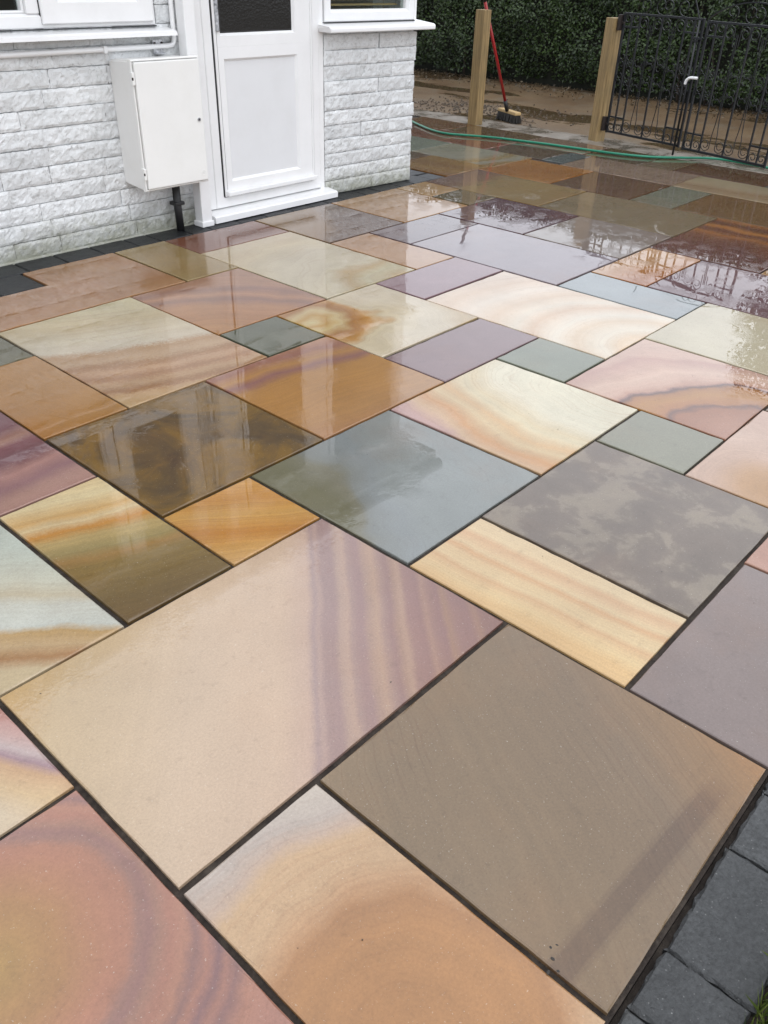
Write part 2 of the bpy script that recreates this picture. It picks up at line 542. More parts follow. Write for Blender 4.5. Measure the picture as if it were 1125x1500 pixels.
def mat_paver(name, base, speck):
    nt = NT(name)
    tc = nt.n('ShaderNodeNewGeometry'); pos = tc.outputs['Position']
    oi = nt.n('ShaderNodeObjectInfo')
    n1 = nt.noise(pos, 9, 6, 0.65)
    col = nt.ramp(n1.outputs['Fac'], [(0.3, tuple(x * 0.6 for x in base) + (1,)), (0.6, tuple(base) + (1,)), (0.8, tuple(x * 1.5 for x in base) + (1,))])
    col = nt.mix(1.0, col, nt_rgb(nt, nt.rng(oi.outputs['Random'], 0, 1, 0.75, 1.25)), 'MULTIPLY')
    v = nt.n('ShaderNodeTexVoronoi'); v.inputs['Scale'].default_value = 210
    nt.l(pos, v.inputs['Vector'])
    pick = nt.n('ShaderNodeSeparateColor'); nt.l(v.outputs['Color'], pick.inputs[0])
    m = nt.math('MULTIPLY', nt.rng(v.outputs['Distance'], 0.12, 0.3, 1, 0), nt.rng(pick.outputs[0], 0.86, 1.0, 0, 1))
    col = nt.mix(nt.math('MULTIPLY', m, speck * 0.6), col, (0.30, 0.30, 0.29, 1))
    n7 = nt.noise(pos, 120, 5, 0.8)
    col = nt.mix(1.0, col, nt_rgb(nt, nt.rng(n7.outputs['Fac'], 0.35, 0.65, 0.55, 1.5)), 'MULTIPLY')
    n5 = nt.noise(pos, 3.4, 6, 0.7)
    col = nt.mix(nt.rng(n5.outputs['Fac'], 0.55, 0.75, 0, 0.4), col, (0.075, 0.066, 0.05, 1))
    nt.l(col, nt.bsdf.inputs['Base Color'])
    nt.bsdf.inputs['Roughness'].default_value = 0.42
    nt.bsdf.inputs['Specular IOR Level'].default_value = 0.5
    n2 = nt.noise(pos, 190, 4, 0.7)
    n3 = nt.noise(pos, 26, 4, 0.6)
    b = nt.bump(n2.outputs['Fac'], 0.9, 0.004)
    nt.l(nt.bump(n3.outputs['Fac'], 0.6, 0.006, b), nt.bsdf.inputs['Normal'])
    return nt.mat
PAVER = mat_paver('charcoal_paver', (0.054, 0.056, 0.057), 0.9)
PAVER_H = mat_paver('charcoal_house_edging', (0.013, 0.0145, 0.017), 0.3)

GROUT = simple('dark_brown_grout', (0.030, 0.022, 0.017), 0.75, 0.3, var=0.4, vscale=50, bump=0.8, bscale=160, bdist=0.004, dirt=(0.11, 0.09, 0.07), dirt_amt=0.5, dscale=30)

def mat_ground():
    nt = NT('bare_earth')
    pos = nt.n('ShaderNodeNewGeometry').outputs['Position']
    n = nt.noise(pos, 1.2, 6, 0.6)
    col = nt.ramp(n.outputs['Fac'], [(0.3, (0.05, 0.04, 0.028, 1)), (0.55, (0.09, 0.075, 0.05, 1)), (0.75, (0.05, 0.06, 0.025, 1))])
    nt.l(col, nt.bsdf.inputs['Base Color'])
    nt.bsdf.inputs['Roughness'].default_value = 0.9
    nt.l(nt.bump(nt.noise(pos, 40, 6, 0.7).outputs['Fac'], 0.8, 0.02), nt.bsdf.inputs['Normal'])
    return nt.mat

def mat_drive():
    nt = NT('wet_dirty_concrete_drive')
    pos = nt.n('ShaderNodeNewGeometry').outputs['Position']
    n = nt.noise(pos, 1.6, 7, 0.62, 0.4)
    n2 = nt.noise(pos, 14, 6, 0.7)
    n3 = nt.noise(pos, 80, 4, 0.7)
    mp = nt.n('ShaderNodeMapping'); mp.inputs['Scale'].default_value = (1.3, 0.55, 1)
    mp.inputs['Location'].default_value = (3.1, 0.4, 0)
    nt.l(pos, mp.inputs['Vector'])
    pn = nt.noise(mp.outputs[0], 1.1, 5, 0.55)
    pud = nt.rng(pn.outputs['Fac'], 0.55, 0.58, 0, 1)
    col = nt.ramp(n.outputs['Fac'], [(0.25, hexc('54422F')), (0.45, hexc('6C5843')), (0.6, hexc('78644C')), (0.8, hexc('624A32'))])
    col = nt.mix(nt.rng(n2.outputs['Fac'], 0.55, 0.75, 0, 0.5), col, hexc('5E4A36'))
    col = nt.mix(1.0, col, nt_rgb(nt, nt.rng(n3.outputs['Fac'], 0.3, 0.7, 0.85, 1.15)), 'MULTIPLY')
    n8 = nt.noise(pos, 3.1, 6, 0.7, 0.8)
    col = nt.mix(nt.rng(n8.outputs['Fac'], 0.5, 0.66, 0, 0.6), col, hexc('7E7668'))
    n9 = nt.noise(pos, 34, 6, 0.8)
    col = nt.mix(nt.rng(n9.outputs['Fac'], 0.52, 0.62, 0, 0.55), col, hexc('4A3A28'))
    col = nt.mix(nt.math('MULTIPLY', pud, 0.8), col, hexc('4A3C2A'))
    nt.l(col, nt.bsdf.inputs['Base Color'])
    nt.l(nt.rng(pud, 0, 1, 0.36, 0.05), nt.bsdf.inputs['Roughness'])
    nt.bsdf.inputs['Specular IOR Level'].default_value = 0.4
    hb = nt.math('MULTIPLY', nt.math('ADD', n2.outputs['Fac'], n3.outputs['Fac']), nt.math('SUBTRACT', 1.0, pud))
    nt.l(nt.bump(hb, 0.6, 0.006), nt.bsdf.inputs['Normal'])
    return nt.mat

def mat_haunch():
    nt = NT('pale_wet_concrete')
    pos = nt.n('ShaderNodeNewGeometry').outputs['Position']
    n = nt.noise(pos, 4, 7, 0.65, 0.5)
    n2 = nt.noise(pos, 50, 5, 0.7)
    col = nt.ramp(n.outputs['Fac'], [(0.3, hexc('544C40')), (0.5, hexc('746A5E')), (0.62, hexc('8A8278')), (0.8, hexc('5E5444'))])
    col = nt.mix(1.0, col, nt_rgb(nt, nt.rng(n2.outputs['Fac'], 0.3, 0.7, 0.85, 1.15)), 'MULTIPLY')
    nt.l(col, nt.bsdf.inputs['Base Color'])
    nt.l(nt.rng(n.outputs['Fac'], 0.4, 0.6, 0.15, 0.5), nt.bsdf.inputs['Roughness'])
    nt.l(nt.bump(n2.outputs['Fac'], 0.5, 0.006), nt.bsdf.inputs['Normal'])
    return nt.mat

def mat_leaf(name, dark, light):
    nt = NT(name)
    at = nt.n('ShaderNodeAttribute'); at.attribute_name = 'shade'
    col = nt.ramp(at.outputs['Fac'], [(0.0, tuple(dark) + (1,)), (0.6, tuple((a + b) / 2 for a, b in zip(dark, light)) + (1,)), (1.0, tuple(light) + (1,))])
    nt.l(col, nt.bsdf.inputs['Base Color'])
    nt.bsdf.inputs['Roughness'].default_value = 0.42
    nt.bsdf.inputs['Specular IOR Level'].default_value = 0.4
    nt.bsdf.inputs['Transmission Weight'].default_value = 0.0
    return nt.mat
LEAF = mat_leaf('privet_leaf', (0.009, 0.019, 0.006), (0.062, 0.105, 0.024))
TWIG = simple('twig_bark', (0.05, 0.04, 0.03), 0.85)

def mat_glass(name):
    nt = NT(name)
    nt.t.nodes.remove(nt.bsdf)
    out = nt.t.nodes['Material Output']
    tr = nt.n('ShaderNodeBsdfTransparent'); tr.inputs['Color'].default_value = (0.80, 0.84, 0.83, 1)
    gl = nt.n('ShaderNodeBsdfGlossy'); gl.inputs['Roughness'].default_value = 0.01
    lw = nt.n('ShaderNodeLayerWeight'); lw.inputs['Blend'].default_value = 0.5
    fc = nt.math('MULTIPLY_ADD', nt.math('POWER', lw.outputs['Facing'], 4.0), 0.6, 0.045)
    mx = nt.n('ShaderNodeMixShader')
    nt.l(fc, mx.inputs[0]); nt.l(tr.outputs[0], mx.inputs[1]); nt.l(gl.outputs[0], mx.inputs[2])
    nt.l(mx.outputs[0], out.inputs['Surface'])
    return nt.mat
GLASS = mat_glass('window_glass')

def mat_obscure():
    nt = NT('obscure_door_glass')
    pos = nt.n('ShaderNodeNewGeometry').outputs['Position']
    v = nt.n('ShaderNodeTexVoronoi'); v.inputs['Scale'].default_value = 85
    nt.l(pos, v.inputs['Vector'])
    nt.bsdf.inputs['Base Color'].default_value = (0.010, 0.009, 0.008, 1)
    nt.bsdf.inputs['Roughness'].default_value = 0.18
    nt.l(nt.bump(v.outputs['Distance'], 0.12, 0.003), nt.bsdf.inputs['Normal'])
    return nt.mat

# ------------------------------------------------------------------ ground, drive, lawn
ground = link_mesh('ground', mesh_from('ground', [(-400, -400, -0.13), (400, -400, -0.13), (400, 400, -0.13), (-400, 400, -0.13)], [(0, 1, 2, 3)]), mat_ground())
tag(ground, kind='structure')

def grid_sheet(name, x0, x1, y0, y1, step, zf, mat):
    nx = max(1, int((x1 - x0) / step)); ny = max(1, int((y1 - y0) / step))
    vs = [(x0 + (x1 - x0) * i / nx, y0 + (y1 - y0) * j / ny, 0) for j in range(ny + 1) for i in range(nx + 1)]
    vs = [(x, y, zf(x, y)) for x, y, z in vs]
    fs = [(j * (nx + 1) + i, j * (nx + 1) + i + 1, (j + 1) * (nx + 1) + i + 1, (j + 1) * (nx + 1) + i) for j in range(ny) for i in range(nx)]
    return link_mesh(name, mesh_from(name, vs, fs, True), mat)

drive = grid_sheet('driveway', 6.6, 9.75, -9, 14, 0.12,
                   lambda x, y: -0.022 + 0.010 * noise.noise((x * 1.3, y * 0.9, 0)) + 0.004 * noise.noise((x * 6, y * 6, 3)), mat_drive())
tag(drive, kind='structure')
haunch = grid_sheet('concrete_haunch', 6.42, 7.12, -4, 9, 0.05,
                    lambda x, y: -0.004 - 0.045 * max(0, (x - 6.66 - 0.14 * noise.noise((y * 2.2, 0, 0))) / 0.45) ** 1.5 + 0.004 * noise.noise((x * 9, y * 9, 1)), mat_haunch())
tag(haunch, kind='structure')

# ------------------------------------------------------------------ patio
TILES = [
    ('lin',0,-2,3,0,'large cream slab with purple stripes at one end',[-0.4403,0.2942,0.699,-0.6418],[(0.0,214,180,132),(0.1,212,186,148),(0.35,218,192,164),(0.52,216,188,162),(0.575,207,178,158),(0.59,179,154,147),(0.6,190,162,150),(0.612,172,145,138),(0.635,170,142,136),(0.65,188,160,144),(0.665,194,164,146),(0.675,176,148,138),(0.69,168,138,132),(0.7,168,138,132),(0.712,180,150,134),(0.73,190,158,136),(0.745,172,142,130),(0.76,160,128,122),(0.775,176,144,126),(0.787,184,152,132),(0.8,162,128,120),(0.825,156,122,116),(0.838,170,136,120),(0.85,160,126,116),(0.87,151,117,112),(0.883,164,130,111),(0.9,154,120,112),(0.93,149,115,109),(0.947,160,125,108),(0.96,148,114,106),(1.0,142,108,102)],0.01,0.02,60,0.1,2),
    ('lin',1,-4,3,-2,'plain grey brown slab with a dark water streak',[0.3043,-0.2933,-1.0528,0.6115],[(0.0,176,132,88),(0.1,156,124,90),(0.3,142,120,96),(0.6,140,118,92),(0.8,142,120,94),(1.0,148,126,98)],0.03,0.07,45,0.06,4),
    ('ring',0,-4,1,-2,'cream slab with an orange round centre',[-0.0625,-0.1091,2.2857,1.0],[(0.0,188,138,92),(0.4,192,142,96),(0.5,188,140,98),(0.56,205,162,122),(0.66,211,176,138),(0.78,214,180,142),(0.84,205,180,160),(0.92,202,187,174),(1.05,216,202,186),(1.3,208,184,160)],0.05,0.05,20,0.1,4),
    ('ring',-2,-4,0,-1,'pink and orange slab with purple arcs',[0.0382,0.2591,2.8569,1.0],[(0.0,190,152,96),(0.3,190,144,100),(0.42,192,140,108),(0.5,192,138,112),(0.56,188,136,112),(0.61,170,130,116),(0.65,164,124,114),(0.69,176,134,116),(0.75,188,136,116),(0.8,190,140,118),(0.84,160,122,114),(0.88,184,134,116),(0.93,150,114,112),(0.97,180,132,116),(1.02,156,118,112),(1.08,188,138,118),(1.2,184,136,120)],0.05,0.05,18,0.1,4),
    ('lin',-2,-1,0,0,'small banded pink and cream slab',[0.2966,0.0645,-4.5758,-2.6922],[(0.0,196,148,136),(0.2,203,167,156),(0.35,203,182,176),(0.45,169,138,142),(0.55,207,168,128),(0.75,221,191,148),(1.0,220,200,170)],0.03,0.06,60,0.1,4),
    ('lin',-1,0,1,2,'pale mint slab with a tan lower corner',[0.3239,0.1064,-1.4815,-1.6317],[(0.0,210,214,200),(0.3,218,214,194),(0.42,210,198,172),(0.5,216,214,200),(0.68,214,214,202),(0.74,198,166,120),(0.84,204,176,138),(0.92,180,140,104),(1.0,210,190,156)],0.04,0.06,60,0.1,4),
    ('lin',1,0,2,2,'cream slab shading to olive brown with orange stripes',[0.1141,0.3272,-0.4511,-1.4165],[(0.0,228,200,152),(0.15,234,214,170),(0.26,223,182,124),(0.31,230,205,160),(0.37,209,151,86),(0.43,198,172,120),(0.52,168,150,106),(0.58,168,134,88),(0.64,144,121,78),(0.85,126,106,74),(1.0,122,100,70)],0.04,0.1,60,0.1,4),
    ('lin',2,0,3,1,'small orange slab with soft stripes',[0.1327,0.1427,-1.5421,-1.9726],[(0.0,216,166,104),(0.25,205,148,80),(0.45,214,166,100),(0.65,200,140,72),(0.85,216,168,104),(1.0,216,172,116)],0.03,0.12,30,0.1,4),
    ('noise',2,1,4,3,'mottled ochre brown slab',[4.5],[(0.25,84,70,58),(0.45,110,90,64),(0.58,138,108,58),(0.7,117,98,74),(0.85,100,86,72)],0.12,0.0,60,0.15,4),
    ('lin',3,-1,5,1,'blue grey slab with olive upper corner',[-0.129,0.3362,3.2354,-1.8012],[(0.0,128,124,100),(0.25,136,132,114),(0.4,142,144,138),(0.7,148,152,150),(1.0,152,156,152)],0.12,0.03,12,0.1,4),
    ('lin',3,-3,4,-1,'yellow cream slab with long peach stripes',[-0.144,0.3043,3.5319,0.2558],[(0.0,228,190,136),(0.12,234,204,154),(0.2,230,196,148),(0.26,224,184,138),(0.32,234,206,160),(0.42,232,202,156),(0.5,224,180,134),(0.56,234,206,162),(0.66,228,192,150),(0.72,224,184,142),(0.8,234,208,166),(1.0,230,204,164)],0.015,0.06,50,0.1,4),
    ('noise',4,-3,6,-1,'mottled mauve grey slab',[6],[(0.3,120,106,94),(0.46,128,114,102),(0.5,134,120,106),(0.54,150,136,120),(0.62,154,140,122),(0.7,136,122,108)],-0.08,0.0,60,0.14,4),
    ('noise',3,-4,5,-3,'plain mauve slab beside the dark edging',[3],[(0.2,138,122,116),(0.5,144,128,122),(0.8,150,134,128)],0.03,0.0,60,0.06,4),
    ('noise',5,-4,6,-3,'small peach slab',[5],[(0.2,178,134,114),(0.5,192,148,128),(0.8,206,162,142)],0.03,0.0,60,0.06,4),
    ('ring',6,-4,8,-2,'pale pink slab with a tan patch',[-0.2123,0.077,2.3473,1.0],[(0.0,185,140,88),(0.25,199,156,112),(0.45,210,176,152),(0.8,214,184,164),(1.5,208,172,152)],0.05,0.06,60,0.1,4),
    ('noise',6,-2,7,-1,'small grey green slab beside the pale pink slab',[5],[(0.2,143,141,122),(0.5,148,146,127),(0.8,153,151,132)],0.03,0.0,60,0.06,4),
    ('ring',5,-1,7,1,'cream slab with orange arcs',[0.3617,-0.175,1.2648,0.8],[(0.0,236,230,202),(0.42,238,228,200),(0.52,230,210,170),(0.56,230,214,176),(0.64,221,182,132),(0.7,226,198,152),(0.78,212,158,104),(0.84,221,184,144),(0.9,203,164,152),(1.0,196,164,164),(1.2,212,188,156)],0.06,0.07,30,0.1,4),
    ('ring',7,-2,9,0,'peach slab with dark purple curves',[-0.2345,-0.3474,2.777,0.9],[(0.0,188,140,116),(0.4,176,124,96),(0.55,168,114,84),(0.62,122,84,72),(0.68,184,128,82),(0.85,190,138,80),(0.95,176,124,80),(1.0,112,80,74),(1.05,200,156,134),(1.12,218,180,158),(1.3,224,190,168),(1.6,200,160,144),(1.68,216,180,160),(2.0,216,182,162)],0.09,0.04,14,0.1,4),
    ('noise',7,0,8,1,'small grey green slab beside the mauve slab',[5],[(0.2,134,138,120),(0.5,140,144,126),(0.8,146,150,132)],0.03,0.0,60,0.06,4),
    ('noise',6,1,8,2,'plain mauve slab in the middle of the patio',[5],[(0.2,143,119,119),(0.5,148,124,124),(0.8,153,129,129)],0.03,0.0,60,0.06,4),
    ('ring',8,0,10,3,'large cream slab with pale peach rings',[-0.0809,-0.624,0.9492,0.8],[(0.0,224,192,152),(0.08,240,226,200),(0.16,232,203,168),(0.22,242,228,204),(0.3,234,208,176),(0.36,244,230,208),(0.44,230,198,166),(0.5,240,224,200),(0.58,232,204,174),(0.66,240,222,200),(0.75,230,202,174),(0.85,236,214,190),(1.0,230,206,184),(1.2,234,214,192)],0.02,0.05,30,0.1,4),
    ('noise',9,-2,11,0,'pale cream slab with olive tint',[3],[(0.2,198,186,158),(0.5,208,196,168),(0.8,218,206,178)],0.03,0.0,60,0.06,4),
    ('noise',10,0,11,2,'light blue grey slab',[5],[(0.2,149,155,155),(0.5,154,160,160),(0.8,159,165,165)],0.03,0.0,60,0.06,4),
    ('noise',10,2,12,5,'large lavender grey slab',[3],[(0.2,141,127,131),(0.5,148,134,138),(0.8,155,141,145)],0.03,0.0,60,0.06,4),
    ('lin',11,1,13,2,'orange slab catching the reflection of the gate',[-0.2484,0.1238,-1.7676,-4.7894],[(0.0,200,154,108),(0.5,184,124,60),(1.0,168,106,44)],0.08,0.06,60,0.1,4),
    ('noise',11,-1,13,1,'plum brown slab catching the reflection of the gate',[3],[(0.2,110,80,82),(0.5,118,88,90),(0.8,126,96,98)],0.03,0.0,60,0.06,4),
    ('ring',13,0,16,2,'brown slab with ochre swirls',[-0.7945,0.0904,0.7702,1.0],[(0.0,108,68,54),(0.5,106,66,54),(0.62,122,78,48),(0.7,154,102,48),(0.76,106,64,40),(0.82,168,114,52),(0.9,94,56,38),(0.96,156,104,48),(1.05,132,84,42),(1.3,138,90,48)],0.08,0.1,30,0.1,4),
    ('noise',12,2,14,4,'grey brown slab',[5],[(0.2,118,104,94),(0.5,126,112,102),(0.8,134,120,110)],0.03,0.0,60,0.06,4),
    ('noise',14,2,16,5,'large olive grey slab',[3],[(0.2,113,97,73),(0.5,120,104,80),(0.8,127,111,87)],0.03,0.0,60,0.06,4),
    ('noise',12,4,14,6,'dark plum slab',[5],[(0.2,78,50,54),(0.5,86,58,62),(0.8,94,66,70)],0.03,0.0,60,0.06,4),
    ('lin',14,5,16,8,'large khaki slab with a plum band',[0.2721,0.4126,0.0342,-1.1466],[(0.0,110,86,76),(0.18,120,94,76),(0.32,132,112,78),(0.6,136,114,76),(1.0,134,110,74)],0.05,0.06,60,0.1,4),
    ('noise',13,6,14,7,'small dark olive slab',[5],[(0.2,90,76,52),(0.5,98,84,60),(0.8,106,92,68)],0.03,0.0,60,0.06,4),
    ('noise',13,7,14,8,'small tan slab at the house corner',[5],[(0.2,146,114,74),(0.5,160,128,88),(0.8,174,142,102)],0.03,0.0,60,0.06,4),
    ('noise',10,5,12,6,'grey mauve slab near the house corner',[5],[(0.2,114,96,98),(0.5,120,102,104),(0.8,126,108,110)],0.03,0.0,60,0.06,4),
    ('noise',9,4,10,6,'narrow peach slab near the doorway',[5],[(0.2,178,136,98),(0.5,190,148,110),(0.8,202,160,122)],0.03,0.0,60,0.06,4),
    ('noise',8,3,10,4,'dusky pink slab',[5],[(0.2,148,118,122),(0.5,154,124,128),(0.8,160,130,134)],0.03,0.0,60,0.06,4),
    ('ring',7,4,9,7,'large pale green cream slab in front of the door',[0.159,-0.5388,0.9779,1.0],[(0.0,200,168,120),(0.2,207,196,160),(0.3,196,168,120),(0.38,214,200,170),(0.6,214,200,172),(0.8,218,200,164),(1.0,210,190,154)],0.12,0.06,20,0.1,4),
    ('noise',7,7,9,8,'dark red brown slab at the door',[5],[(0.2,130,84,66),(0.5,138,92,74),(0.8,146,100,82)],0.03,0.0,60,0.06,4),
    ('lin',9,6,11,8,'brown slab in front of the bay',[-0.2932,0.1527,1.1027,-0.8876],[(0.0,154,124,84),(0.35,149,118,86),(0.5,122,98,84),(1.0,110,88,80)],0.08,0.06,60,0.1,4),
    ('noise',11,6,13,8,'tan slab in front of the bay corner',[5],[(0.2,160,118,72),(0.5,176,134,88),(0.8,192,150,104)],0.1,0.0,60,0.06,4),
    ('ring',6,2,8,4,'cream slab with rust orange swirl',[-0.2096,0.1314,2.0673,1.0],[(0.0,216,200,148),(0.15,200,156,80),(0.28,216,192,140),(0.4,176,122,56),(0.5,200,148,84),(0.58,222,204,170),(0.8,228,212,184),(1.0,222,205,176),(1.3,205,180,140)],0.14,0.08,25,0.1,4),
    ('lin',4,1,6,3,'amber slab with a mauve band along the top',[0.2853,0.2789,-0.2362,-1.4944],[(0.0,192,144,112),(0.1,168,120,104),(0.2,192,144,92),(0.28,156,112,104),(0.36,188,140,86),(0.6,186,138,84),(0.85,188,142,94),(1.0,184,138,100)],0.05,0.08,60,0.1,4),
    ('noise',5,3,6,4,'small grey green slab beside the striped slabs',[5],[(0.2,98,100,82),(0.5,108,110,92),(0.8,118,120,102)],0.03,0.0,60,0.06,4),
    ('ring',5,4,7,6,'orange brown slab with mauve bands',[-0.5635,-0.6735,0.9072,1.0],[(0.0,192,140,88),(0.4,188,136,84),(0.6,182,130,88),(0.72,188,138,100),(0.78,156,116,100),(0.84,188,140,108),(0.9,160,120,104),(0.96,184,140,112),(1.1,180,136,108)],0.05,0.1,40,0.1,4),
    ('ring',3,3,5,6,'large cream slab with brown curved bands',[0.6803,1.6826,0.4335,1.0],[(0.5,205,188,146),(0.6,214,200,162),(0.68,207,187,148),(0.74,220,206,178),(0.79,222,208,184),(0.81,190,154,116),(0.84,205,174,140),(0.865,174,132,96),(0.885,203,166,132),(0.91,176,132,98),(0.93,200,164,126),(0.955,168,124,88),(0.975,203,168,128),(1.02,200,168,124)],0.03,0.06,50,0.1,4),
    ('noise',6,6,7,8,'narrow tan green slab',[5],[(0.2,164,140,96),(0.5,172,148,104),(0.8,180,156,112)],0.03,0.0,60,0.06,4),
    ('noise',2,5,3,6,'grey olive slab at the left',[5],[(0.2,109,105,83),(0.5,116,112,90),(0.8,123,119,97)],0.03,0.0,60,0.06,4),
    ('lin',2,3,3,5,'amber slab at the left',[0.1331,0.3285,-2.1015,-0.6621],[(0.0,188,144,96),(0.4,184,138,86),(0.8,178,130,78),(1.0,176,126,76)],0.08,0.06,60,0.1,4),
    ('ring',0,2,2,4,'purple and pink banded slab',[0.1453,0.7363,1.0044,1.0],[(0.0,122,84,88),(0.6,130,88,92),(0.68,176,136,120),(0.73,138,96,100),(0.8,126,88,92),(0.86,184,142,132),(0.93,160,124,124),(1.0,184,148,136),(1.2,180,140,132)],0.05,0.08,25,0.1,4),
    ('lin',16,6,18,8,'amber slab far across the patio',[0.3205,0.1869,-1.1507,-0.6173],[(0.0,154,106,44),(0.5,140,94,38),(1.0,148,102,46)],0.03,0.06,60,0.1,4),
    ('noise',16,4,18,6,'dark brown slab far across the patio',[5],[(0.2,85,59,37),(0.5,92,66,44),(0.8,99,73,51)],0.03,0.0,60,0.06,4),
    ('noise',16,3,18,4,'small slate green slab',[5],[(0.2,107,105,89),(0.5,112,110,94),(0.8,117,115,99)],0.03,0.0,60,0.06,4),
    ('noise',16,0,18,3,'ochre brown slab at the far right',[5],[(0.2,113,83,45),(0.5,120,90,52),(0.8,127,97,59)],0.03,0.0,60,0.06,4),
    ('lin',18,1,19.55,4,'pale grey slab with tan ripples',[0.2246,0.4006,-1.7839,-0.1362],[(0.0,146,134,106),(0.4,156,140,114),(0.6,140,116,90),(1.0,150,134,106)],0.03,0.06,60,0.1,4),
    ('noise',18,4,19.55,7,'long pinkish grey slab by the gate',[5],[(0.2,124,104,88),(0.5,130,110,94),(0.8,136,116,100)],0.03,0.0,60,0.06,4),
    ('noise',18.2,7,19.6,7.65,'small charcoal slab',[5],[(0.2,81,85,83),(0.5,86,90,88),(0.8,91,95,93)],0.03,0.0,60,0.06,4),
    ('noise',18.2,7.65,19.65,9.4,'dark umber slab',[5],[(0.2,76,58,42),(0.5,82,64,48),(0.8,88,70,54)],0.03,0.0,60,0.06,4),
    ('ring',16.45,7.9,18.2,10.5,'grey green slab with tan rings',[0.0749,0.3442,1.1223,1.0],[(0.0,138,134,114),(0.5,144,140,124),(0.66,138,116,78),(0.76,142,138,122),(0.85,136,106,62),(1.0,144,132,106)],0.06,0.08,60,0.1,4),
    ('lin',14.8,8,16.45,9.8,'ochre slab with brown streaks by the house side',[0.1197,0.1214,-2.3787,-0.4466],[(0.0,134,104,60),(0.3,122,90,52),(0.6,138,108,66),(1.0,124,88,48)],0.03,0.12,60,0.1,4),
    ('noise',14.8,9.8,16.45,11,'dark umber slab by the house side',[5],[(0.2,83,63,43),(0.5,90,70,50),(0.8,97,77,57)],0.03,0.0,60,0.06,4),
    ('noise',16.45,10.5,18.2,12,'slate grey slab by the house side',[5],[(0.2,112,116,102),(0.5,118,122,108),(0.8,124,128,114)],0.03,0.0,60,0.06,4),
    ('noise',18.2,9.4,19.65,11,'rust brown slab',[5],[(0.2,104,60,36),(0.5,112,68,44),(0.8,120,76,52)],0.03,0.0,60,0.06,4),
    ('noise',18.2,11,19.65,13,'red brown slab',[5],[(0.2,100,62,40),(0.5,108,70,48),(0.8,116,78,56)],0.03,0.0,60,0.06,4),
    ('noise',19.65,9.4,21.1,12,'umber slab beside the timber post',[5],[(0.2,88,66,40),(0.5,96,74,48),(0.8,104,82,56)],0.03,0.0,60,0.06,4),
    ('noise',19.65,12,21.1,14,'brown slab beyond the timber post',[5],[(0.2,102,70,40),(0.5,110,78,48),(0.8,118,86,56)],0.03,0.0,60,0.06,4),
    ('noise',19.65,7.3,21.1,9.4,'pinkish brown slab in the edge row',[5],[(0.2,118,96,80),(0.5,124,102,86),(0.8,130,108,92)],0.03,0.0,60,0.06,4),
    ('noise',19.5,5.66,21.1,7.3,'dark brown slab under the hose',[5],[(0.2,78,62,41),(0.5,84,68,47),(0.8,90,74,53)],0.03,0.0,60,0.06,4),
    ('noise',19.5,4.75,21.1,5.66,'grey brown slab under the hose',[5],[(0.2,102,86,66),(0.5,108,92,72),(0.8,114,98,78)],0.03,0.0,60,0.06,4),
    ('noise',19.55,2.5,21.1,4.75,'red brown slab by the gate',[5],[(0.2,87,61,43),(0.5,94,68,50),(0.8,101,75,57)],0.03,0.0,60,0.06,4),
]

STREAK = (0.3135, -1.132, 0.8155, -1.165)

patio = link_mesh('patio', box_me('patio', (-2.1 * M, -4 * M, -0.12), (21.1 * M, 8.0 * M, -0.009)), GROUT)
tag(patio, kind='structure')
patio_ext = box_me('patio_side', (14.75 * M, 8.0 * M, -0.119), (21.1 * M, 14.4 * M, -0.009))
link_mesh('mortar_bed', patio_ext, GROUT, patio)

def slab_me(name, poly, seed, th=0.03, bev=0.0022):
    """sawn slab from a CCW outline (metres, local): bevelled arris, slightly uneven edges"""
    r = random.Random(seed)
    pts = []
    n = len(poly)
    for i in range(n):
        a, b = Vector(poly[i]), Vector(poly[(i + 1) % n])
        L = (b - a).length
        k = max(1, int(L / 0.045))
        d = (b - a) / L
        nrm = Vector((d.y, -d.x))
        for j in range(k):
            p = a + (b - a) * (j / k)
            w = r.uniform(-0.0007, 0.0006) if j else 0.0
            pts.append((p + nrm * w, None))
    m = len(pts)
    P = [p for p, _ in pts]
    inn = []
    for i in range(m):
        a, b, c = P[i - 1], P[i], P[(i + 1) % m]
        d1 = (b - a).normalized(); d2 = (c - b).normalized()
        n1 = Vector((-d1.y, d1.x)); n2 = Vector((-d2.y, d2.x))
        q = (n1 + n2)
        q = q / max(0.3, q.length_squared) * 2 if q.length > 0 else n1
        inn.append(b + q * bev * (r.uniform(0.6, 1.5) if r.random() > 0.06 else 2.6))
    verts = [(p.x, p.y, -th) for p in P] + [(p.x, p.y, -bev) for p in P] + [(p.x, p.y, 0) for p in inn]
    faces = []
    for lay in range(2):
        for i in range(m):
            j = (i + 1) % m
            faces.append((lay * m + i, lay * m + j, (lay + 1) * m + j, (lay + 1) * m + i))
    faces.append(tuple(2 * m + i for i in range(m)))
    return mesh_from(name, verts, faces)

cover = set()
def mark(v0, w0, v1, w1):
    a = v0
    for i in range(int(round((v1 - v0) * 2))):
        for j in range(int(round((w1 - w0) * 2))):
            cover.add((int(math.floor((v0 + i * .5 + .25) * 2)), int(math.floor((w0 + j * .5 + .25) * 2))))

